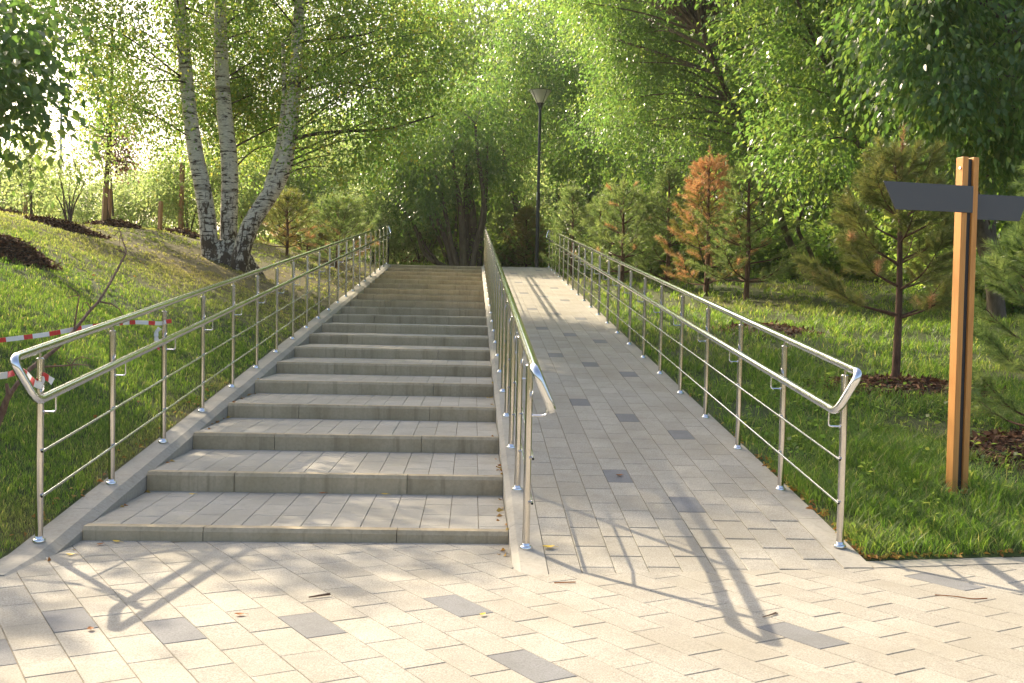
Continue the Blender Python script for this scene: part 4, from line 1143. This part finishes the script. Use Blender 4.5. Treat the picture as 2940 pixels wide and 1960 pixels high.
tree('leafy_tree', (tb.x, tb.y, TOP), 'leafy tree behind the lamp head with a bent dark trunk', M['maple_leaf'], M['bark'],
     [([px(1460, 1540, 42), px(1455, 1200, 42), px(1440, 1000, 42), px(1430, 850, 42), px(1390, 720, 42), px(1320, 640, 42), px(1290, 400, 42), px(1275, 100, 42)], .16, .07)], lob, 1500, 30, .12, length=.7, droop=.7, spread=.17, jitter=.55, shell=.25, aspect=.5, branch_r=.02, branch_frac=.3)

# --- trees standing behind those, copies of one grown tree
random.seed(21)
random.seed(108)
lob = lobes_ball((0, 0, 7.2), (3.6, 3.6, 5.6), 60, 1.0, 1.7, .35)
proto = tree('background_tree', (0, 0, 0), '', M['dark_leaf'], M['bark'], [([(0, 0, -.3), (.1, 0, 2), (-.1, .2, 5), (.1, .1, 9)], .2, .06), ([(.3, .1, -.3), (.8, .3, 2), (1.5, .6, 5)], .12, .05)], lob, 1150, 28, .20, length=.8, droop=.7, spread=.24, jitter=.55, shell=.25, aspect=.55, branch_r=.02, branch_frac=.3)
spots = [(-2.0, 63, 1.6, 'tall leafy tree far behind the top left end of the steps'), (5.0, 64, 1.7, 'tall leafy tree far behind the multi stemmed clump'), (10.5, 60, 1.7, 'leafy tree directly behind the street lamp, beyond the bent trunk'),
         (9.5, 47, 1.4, 'dense tree behind the row of young pines, left of the dead orange one'), (12.5, 36, 1.15, 'dense tree behind the dead orange pine'), (16, 41, 1.3, 'tall dense tree deep in the wood behind the orange pine'),
         (16.5, 31, 1.2, 'dark tree in the wood behind the big olive pine'), (14.5, 25, 1.0, 'dark tree right of the big olive pine, deep in shade'), (19, 25, 1.2, 'dark tree in the wood behind the right pointer board'),
         (22, 33, 1.3, 'tall dark tree deep in the wood beyond the signpost'), (13.2, 17.0, .8, 'shaded tree close behind the signpost at the right edge'), (17.0, 18.5, 1.1, 'shaded tree at the far right edge of the wood'),
         (-10.5, 66, 1.0, 'pale tree far behind the birch trunks'), (27, 42, 1.4, 'last tall tree of the wood at the right')]
for i, (x, y, s_, lb) in enumerate(spots):
    c = proto if i == 0 else copy_tree(proto)
    c.location = (x, y, TOP - .1 if y > 27 else float(z_right(x, y))); c.scale = (s_, s_, s_ * random.uniform(.9, 1.1)); c.rotation_euler = (0, 0, random.uniform(0, 6.28))
    c['label'] = lb; c['group'] = 'trees standing behind the steps and the right lawn'

# --- far wood closing the view
n = 26000
ang = rng.uniform(-.42, 1.05, n); R_ = rng.uniform(62, 78, n); px_, py_ = R_ * np.sin(ang), R_ * np.cos(ang)
hh = rng.random(n) ** .8 * (11 + 3 * np.sin(ang * 9) + 6 * np.clip(ang + .1, 0, .5))
hh = np.where(ang < -.14, hh * .34, hh)
P = np.stack([px_, py_, 3 + hh], 1)
o = link('far_wood', quads_mesh('far_wood', leaf_quads(P, rng.normal(size=P.shape) - np.array([0, 0, .5]), .5 + .5 * rng.random(n), .7, .1, np.array([0, 0, 1.])), rng.random(n)), M['dark_leaf']); o['kind'] = 'stuff'

# --- shrubs
random.seed(5)
random.seed(109)
lob = lobes_ball((0, 0, 1.5), (1.0, 1.0, 1.1), 22, .35, .6, .4)
stems = [([(0, 0, -.1), (.2 * math.cos(a), .2 * math.sin(a), .6), (.7 * math.cos(a), .7 * math.sin(a), 1.7)], .025, .008) for a in (0.3, 1.6, 2.9, 4.0, 5.2)]
bush = tree('shrub', (0, 0, 0), '', M['pale_leaf'], M['bark'], stems, lob, 420, 26, .085, 'shrub', length=.4, droop=.3, spread=.14, branch_frac=0)
bspots = [(60, 31, .85, 'yellow green shrub beside the slatted fence at the left edge'), (110, 37, .85, 'sunlit shrub right of the fence, behind the wooden stake'), (390, 33, .85, 'pale shrub right of the staked young tree'), (455, 36, 1.05, 'tall pale shrub left of the birch, behind the thin stakes'),
          (540, 31, 1.0, 'yellow green shrub just left of the birch trunks'), (250, 40, .9, 'low hazy shrub between the bare shrub and the young tree'), (720, 38, 1.6, 'pale tall shrub seen between the middle and right birch trunks'), (620, 42, 1.5, 'high hazy bush showing behind the birch trunks'),
          (900, 40, 1.4, 'tall light green bush behind the left young pines'), (1010, 37, .95, 'bright bush behind the top of the left handrail'), (1140, 44, 1.9, 'sunlit bush beside the brown wooden stairs'), (1215, 42, 1.5, 'bright bush below the arching stem of the clump'), (820, 44, 2.0, 'high pale bush far behind the right birch trunk'), (1290, 45, 1.7, 'bright bush glowing between the stems of the clump'), (1370, 44, 1.8, 'sunlit bush right of the clump of stems'), (1450, 47, 2.0, 'tall sunlit bush behind the dark green pine'), (930, 52, 2.6, 'high hazy bush far behind the left pines')]
for i, (u, D, s_, lb) in enumerate(bspots):
    p_ = at(u, 700, D); z = float(z_left(p_.x, p_.y)) if p_.x < -3.2 else TOP
    c = bush if i == 0 else copy_tree(bush)
    c.location = (p_.x, p_.y, z - .1); c.scale = (s_, s_, s_ * random.uniform(.9, 1.15)); c.rotation_euler = (0, 0, random.uniform(0, 6.28)); c['label'] = lb; c['group'] = 'light green shrubs on the left bank'
random.seed(110)
lob = lobes_ball((0, 0, .55), (1.1, .8, .45), 14, .3, .5, .4)
under = tree('bush', (0, 0, 0), '', M['dark_leaf'], M['bark'], stems[:3], lob, 300, 24, .11, 'bush', length=.4, droop=.3, spread=.16, branch_frac=0)
for i, (u, D, s_, lb) in enumerate([(1960, 33.5, 1.2, 'low green bush between the orange pine and the wood edge'), (2230, 34, 1.3, 'low bush left of the leaning box elder trunk'), (2400, 34.5, 1.4, 'low sunlit bush right of the leaning box elder trunk'),
                                    (2560, 34, 1.3, 'low bush behind the trunk of the big olive pine'), (2700, 31, 1.3, 'low bush seen just left of the signpost'), (2830, 27, 1.2, 'low bush between the signpost and the right edge'), (2920, 24, 1.1, 'low bush at the right edge behind the dark pine'),
                                    (1480, 39, 1.3, 'low bush behind the yellowish pine at the lamp'), (2080, 37, 1.8, 'taller dark bush deep behind the green pine'), (2480, 38, 1.8, 'taller dark bush in the wood above the far grass'), (1390, 38.5, 1.0, 'small bush at the foot of the clump of stems')]):
    p_ = at(u, 800, D); z = float(z_right(p_.x, p_.y)) if p_.x > 2.3 and p_.y < 30 else TOP
    c = under if i == 0 else copy_tree(under)
    c.location = (p_.x, p_.y, z - .08); c.scale = (s_,) * 3; c.rotation_euler = (0, 0, random.uniform(0, 6.28)); c['label'] = lb; c['group'] = 'low bushes along the edge of the wood'

# bare multi-stemmed shrub, young staked trees
p_ = hitL(200, 652); z = float(z_left(p_.x, p_.y)); D_s = (p_ - CAM).dot(FWD); bs = Vector((p_.x, p_.y, z))
T_ = lambda u, v, d=0: at(u, v, D_s + d)
trk = [([bs - Vector((0, 0, .1)), T_(u1, v1), T_(u2, v2, d), T_(u3, v3, d * 1.5)], .022, .005) for u1, v1, u2, v2, u3, v3, d in
       [(180, 600, 160, 560, 128, 520, .2), (185, 600, 180, 540, 165, 490, -.3), (200, 590, 198, 540, 205, 490, .3), (205, 600, 215, 550, 230, 510, -.2), (210, 600, 235, 540, 262, 480, .3), (195, 600, 175, 530, 172, 455, .5), (208, 610, 222, 570, 240, 540, -.5)]]
lob = [(tuple(T_(u, v, d)), (r, r, r)) for u, v, d, r in [(130, 515, .2, .3), (165, 480, -.3, .3), (205, 480, .3, .35), (235, 500, -.2, .3), (262, 470, .3, .35), (172, 440, .5, .3), (255, 430, .2, .3), (215, 420, .3, .3), (140, 560, 0, .2)]]
tree('shrub', bs, 'nearly bare multi stemmed shrub standing in the flat mulch bed', M['pale_leaf'], M['bark'], trk, lob, 130, 14, .075, 'shrub', length=.35, droop=.3, spread=.12, branch_frac=.6, branch_r=.01)
p_ = hitL(305, 648); z = float(z_left(p_.x, p_.y)); ys_ = Vector((p_.x, p_.y + .5, z)); D_s = (ys_ - CAM).dot(FWD)
trk = [([ys_ - Vector((0, 0, .1)), T_(302, 600), T_(306, 520), T_(313, 400), T_(318, 330), T_(322, 200), T_(322, 60)], .075, .03), ([T_(313, 400), T_(300, 360), T_(275, 325)], .02, .008), ([T_(316, 370), T_(335, 345), T_(360, 335)], .02, .008)]
lob = [(tuple(T_(u, v, d)), (r, r, r)) for u, v, d, r in [(285, 330, .2, .4), (345, 320, .2, .4), (265, 390, .3, .3), (330, 250, 0, .6), (290, 200, .3, .6), (350, 150, 0, .6), (300, 90, 0, .6)]]
tree('young_tree', ys_, 'young tree with a straight brown trunk between two stakes, left of the birch', M['birch_leaf'], M['bark_warm'], trk, lob, 300, 20, .08, length=.4, spread=.18)
cop = at(325, 620, D_s + 2)
lob = [(tuple(at(u, v, D_s + 2)), (r, r, r)) for u, v, r in [(318, 400, .35), (335, 440, .3), (300, 440, .3), (340, 380, .3), (310, 360, .3), (345, 455, .22)]]
tree('young_tree', (cop.x, cop.y, float(z_left(cop.x, cop.y))), 'small copper leaved young tree just behind the brown trunk', M['purple_leaf'], M['bark'], [([cop, at(320, 540, D_s + 2), at(318, 470, D_s + 2), at(322, 380, D_s + 2)], .03, .012)], lob, 110, 18, .085, length=.3, spread=.14)
p_ = at(92, 620, 27); zc_ = float(z_left(p_.x, p_.y))
lob = [(tuple(at(u, v, 27)), (r, r, r)) for u, v, r in [(90, 400, .35), (75, 470, .4), (100, 490, .4), (85, 540, .4), (60, 360, .25), (105, 330, .3)]]
tree('young_tree', (p_.x, p_.y, zc_), 'thin young tree with yellow green leaves beside the slatted fence', M['pale_leaf'], M['bark'], [([Vector((p_.x, p_.y, zc_ - .1)), at(88, 540, 27), at(86, 450, 27), at(92, 370, 27), at(96, 300, 27)], .04, .015)], lob, 170, 18, .085, length=.4, spread=.18)
for u0, v0, u1, v1, D, w, lb in [(297, 648, 303, 530, D_s - .1, .085, 'front wooden stake tied to the young tree trunk'), (312, 645, 315, 545, D_s + .5, .08, 'rear wooden stake behind the young tree trunk'), (458, 685, 462, 580, 28, .085, 'short wooden stake standing alone left of the birch'),
                                 (518, 672, 524, 470, 30, .10, 'tall wooden stake left of the birch trunks'), (70, 625, 75, 555, 27, .09, 'wooden stake in the shrubs beside the fence')]:
    a, b_ = at(u0, v0, D), at(u1, v1, D); a.z = float(z_left(a.x, a.y)) - .1
    t = thing('stake', a, lb, 'stake', 'wooden tree stakes'); m_ = MB(); h_ = (b_ - a).length
    m_.prism([(-w / 2, -w / 2), (w / 2, -w / 2), (w / 2, w / 2), (-w / 2, w / 2)], 0, h_); o = m_.build('stake_post', M['stake'], t); o.rotation_euler = (b_ - a).to_track_quat('Z', 'Y').to_euler()
    m_ = MB(); m_.box((0, 0, h_ + .012), (w * .8, w * .8, .03)); m_.build('stake_head', M['stake'], o)

# slatted fence at the left edge
fx = at(20, 580, 33); fz = float(z_left(fx.x, fx.y))
ft = thing('fence', (fx.x, fx.y, fz), 'weathered timber fence of horizontal slats at the left edge', 'fence')
for i in range(9):
    m_ = MB(); m_.box((-2.9, 0, 0), (6.0, .025, .105)); o = m_.build('slat', M['fence'], ft, (random.uniform(-.02, .02), 0, .16 + i * .128))
for i in range(4):
    m_ = MB(); m_.box((0, .06, .6), (.09, .09, 1.35)); m_.build('fence_post', M['fence'], ft, (.05 - i * 1.95, 0, 0))

# brown wooden stairs far behind
wz = at(1158, 762, 46); ws = thing('wooden_stairs', (wz.x, wz.y, TOP), 'small brown wooden staircase with railings far behind the steps', 'staircase')
for y in (-.5, .5):
    m_ = MB(); m_.box((.75, 0, .75), (2.2, .06, .26), Matrix.Rotation(-math.radians(45), 3, 'Y')); m_.build('stringer', M['brown'], ws, (0, y, 0))
    for h in (.55, 1.0):
        m_ = MB(); m_.tube([(-.1, 0, h - .1), (1.6, 0, 1.6 + h)], .03, 6); m_.build('rail', M['brown'], ws, (0, y, 0))
    for k in range(3):
        m_ = MB(); m_.box((0, 0, .5), (.09, .09, 1.2)); m_.build('post', M['brown'], ws, (k * .8, y, k * .8))
for k in range(8):
    m_ = MB(); m_.box((0, 0, 0), (.26, 1.0, .05)); m_.build('tread', M['brown'], ws, (.05 + k * .2, 0, .15 + k * .2))

# ------------------------------------------------------------------ young pines


def pine(name, label, H, R, mats, seed, dead=None, nl=.085, nw=.0042, per=70, dens=1.0, first=.22, trunk_r=None, group='young pines planted beside the ramp and steps', loc=(0, 0, 0), lean=0.0):
    """dead(h, ang) -> True where the shoot carries brown needles"""
    r_ = random.Random(seed); g = np.random.default_rng(seed)
    t = thing(name, loc, label, 'pine', group)
    tr_ = trunk_r or .018 * H + .012; mb = MB()
    tp = [(0, 0, -.1), (lean * .2 * H + .01 * H, .01 * H, .35 * H), (lean * .5 * H, 0, .7 * H), (lean * H, 0, H)]
    P = curve_pts(tp, 5); mb.tube(P, lerp_list(tr_, .012, len(P)), 9); mb.build('trunk', M['bark_warm'], t, smooth=True)
    def on(h): f = min(.999, max(0, (h + .1) / (H + .1))) * (len(P) - 1); i = int(f); return P[i].lerp(P[min(i + 1, len(P) - 1)], f - i)
    br_ = MB(); shoots = []
    h = first * H
    while h < H * .885:
        f = (h - first * H) / (H * (1 - first)); n = r_.randint(4, 6); a0 = r_.uniform(0, 6.28)
        for k in range(n):
            a = a0 + k * 6.283 / n + r_.uniform(-.3, .3); L = (R * (1 - f) ** .9 + .08) * r_.uniform(.75, 1.12); el = math.radians(r_.uniform(8, 22) + 38 * f)
            p0 = on(h + r_.uniform(-.04, .04) * H * .3); out = Vector((math.cos(a), math.sin(a), 0))
            p1 = p0 + out * L * .5 * math.cos(el) + Vector((0, 0, L * .5 * math.sin(el) - .02 * L)); p2 = p1 + out * L * .5 * math.cos(el + .35) + Vector((0, 0, L * .5 * math.sin(el + .35)))
            Q = curve_pts([p0, p1, p2], 4); br_.tube(Q, lerp_list(.006 + .010 * L, .003, len(Q)), 5)
            dd = (Q[-1] - Q[-2]).normalized(); shoots.append((Q[-1] - dd * .12, dd, .24, h, a))
            ns = max(2, int(L * 6.5 * dens))
            for s_ in range(ns):
                u = .32 + .66 * (s_ + .5) / ns; q = Q[int(u * (len(Q) - 1))].lerp(Q[min(len(Q) - 1, int(u * (len(Q) - 1)) + 1)], (u * (len(Q) - 1)) % 1)
                sd = (out * .75 + Vector((-math.sin(a), math.cos(a), 0)) * (.9 if s_ % 2 else -.9) * r_.uniform(.5, 1.1) + Vector((0, 0, r_.uniform(.15, .65)))).normalized()
                sl2 = (.16 + .22 * L * (1 - u)) * r_.uniform(.7, 1.2)
                br_.tube([q, q + sd * sl2], [.004, .002], 4); shoots.append((q + sd * .02, sd, sl2 + .05, h, a))
        h += (.075 + .035 * (1 - f)) * H * r_.uniform(.85, 1.15)
    shoots.append((on(H * .89), Vector((lean * .3, 0, 1)).normalized(), H * .16, H, 0))
    for k in range(4):
        a = k * 1.57 + .4; shoots.append((on(H * .89), Vector((.5 * math.cos(a), .5 * math.sin(a), 1)).normalized(), H * .08, H * .95, a))
    br_.build('branches', M['bark_warm'], t)['kind'] = 'stuff'
    sets = {False: [], True: []}
    for s_ in shoots: sets[bool(dead and dead(s_[3] / H, s_[4], r_.random()))].append(s_)
    for isd, lst in sets.items():
        if not lst: continue
        b0 = np.array([tuple(s_[0]) for s_ in lst]); d0 = np.array([tuple(s_[1]) for s_ in lst]); L0 = np.array([s_[2] for s_ in lst]); m = per
        u = g.random((len(lst), m)); rad = unit(g.normal(size=(len(lst), m, 3))); dv = d0[:, None]
        rad = unit(rad - dv * (rad * dv).sum(-1, keepdims=True)); nd = unit(dv * (.75 + .3 * g.random((len(lst), m, 1))) + rad * .85)
        base = b0[:, None] + dv * (u * L0[:, None])[..., None]; ll = nl * (.75 + .5 * g.random((len(lst), m, 1)))
        tip = base + nd * ll - np.array([0, 0, .006]); sd = unit(np.cross(nd, g.normal(size=nd.shape))) * nw * .5
        q = np.stack([base - sd, base + sd, tip], 2).reshape(-1, 3, 3)
        rnd = np.clip(g.random(len(lst))[:, None] * .6 + g.random((len(lst), m)) * .4, 0, 1).ravel()
        o = link('dead_needles' if isd else 'needles', quads_mesh('needles', q, rnd, 3), mats[1] if isd else mats[0], t)
        if isd: o['label'] = 'rust brown dead needles'
    return t


def ground_pos(u, v, D):
    p_ = at(u, v, D); z = float(z_left(p_.x, p_.y)) if p_.x < -3.2 else (float(z_right(p_.x, p_.y)) if p_.x > 2.3 else TOP)
    return (p_.x, p_.y, z)


def pine_at(u, D, vtop, label, R, mats, seed, **k):
    x, y, z = ground_pos(u, 800, D); H = (at(u, vtop, D).z - z) * .94
    return pine('pine_tree', label, H, R, mats, seed, loc=(x, y, z), **k)


NG, NO, NY, ND = M['needle'], M['needle_olive'], M['needle_yellow'], M['needle_dead']
pine('pine_tree', 'big olive pine with a bare lower trunk, left of the signpost', 3.02, 1.35, (NO, ND), 3, dead=lambda f, a, r: f > .995 or (f < .42 and r < .13), nl=.105, nw=.0062, per=150, loc=(4.99, 5.87, float(z_right(4.99, 5.87))), trunk_r=.056, first=.26, dens=2.1)
pine('pine_tree', 'dark green bushy pine cut by the right edge of the view', 2.75, 1.05, (NG, ND), 4, nl=.10, nw=.0056, per=150, first=.05, loc=(5.28, 2.75, float(z_right(5.28, 2.75))), dens=1.3)
pine('pine_tree', 'green pine standing right in front of the dead orange one', 3.2, 1.55, (NG, ND), 6, nl=.10, nw=.0085, per=95, first=.12, loc=(6.03, 17.36, float(z_right(6.03, 17.36))))
pine('pine_tree', 'pine with a rust orange dead top beside the right handrail', 3.35, 1.5, (NY, ND), 8, dead=lambda f, a, r: f > .56 or r < .33, nl=.10, nw=.0085, per=100, first=.08, loc=(5.30, 18.3, float(z_right(5.3, 18.3))), dens=1.2)
pine_at(1915, 28.5, 455, 'slim grey green pine just left of the dead orange one', 1.25, (NG, ND), 9, nl=.11, nw=.0095, per=75, first=.06)
pine_at(1785, 29, 500, 'wide green pine third to the right of the street lamp', 1.45, (NG, ND), 10, nl=.11, nw=.0095, per=80, first=.1, dens=1.2, dead=lambda f, a, r: r < .03)
pine_at(1720, 32, 560, 'green pine behind the right handrail, half hidden by its wider neighbour', 1.2, (NG, ND), 12, nl=.11, nw=.010, per=75, first=.1)
pine_at(1640, 31.5, 520, 'grey green pine with upright shoots, first to the right of the street lamp', .9, (NG, ND), 11, nl=.11, nw=.0095, per=80, first=.08, dens=1.2)
pine_at(1508, 37.5, 588, 'small yellowish pine just left of the street lamp', .95, (NY, ND), 13, nl=.11, nw=.010, per=120, first=.06, dens=1.4)
pine_at(1437, 39, 605, 'dark green pine in the shade left of the yellowish one', 1.0, (NG, ND), 14, nl=.12, nw=.010, per=75, first=.08)
pine_at(1865, 33, 540, 'green pine set back between the wide green pine and the slim grey green one', 1.2, (NG, ND), 18, nl=.11, nw=.010, per=70, first=.05)
pine_at(822, 28, 545, 'thin see through pine right of the birch on the left bank', .95, (NO, ND), 15, nl=.11, nw=.0095, per=70, first=.12, dens=.8, dead=lambda f, a, r: f < .35 and r < .25)
pine_at(965, 29.5, 560, 'wide green pine behind the upper part of the left handrail', 1.5, (NG, ND), 16, nl=.12, nw=.0095, per=80, first=.06, dens=1.2, dead=lambda f, a, r: f < .2 and r < .3)
pine_at(880, 31.5, 650, 'low yellow orange pine between the two pines of the left bank', .9, (NY, ND), 17, nl=.11, nw=.010, per=75, first=.06, dead=lambda f, a, r: r < .14)

# ------------------------------------------------------------------ the warm evening air
hz = Mat('air'); hz.n.remove(hz.b)
pv = hz.node('ShaderNodeVolumePrincipled'); pv.inputs['Density'].default_value = 0.0004; pv.inputs['Anisotropy'].default_value = 0.45
pv.inputs['Color'].default_value = (.96, .97, .95, 1); hz.l.new(pv.outputs[0], hz.out.inputs['Volume'])
mb = MB(); mb.box((0, 10, 13), (224, 252, 34)); o = mb.build('haze', hz.m); o['kind'] = 'stuff'
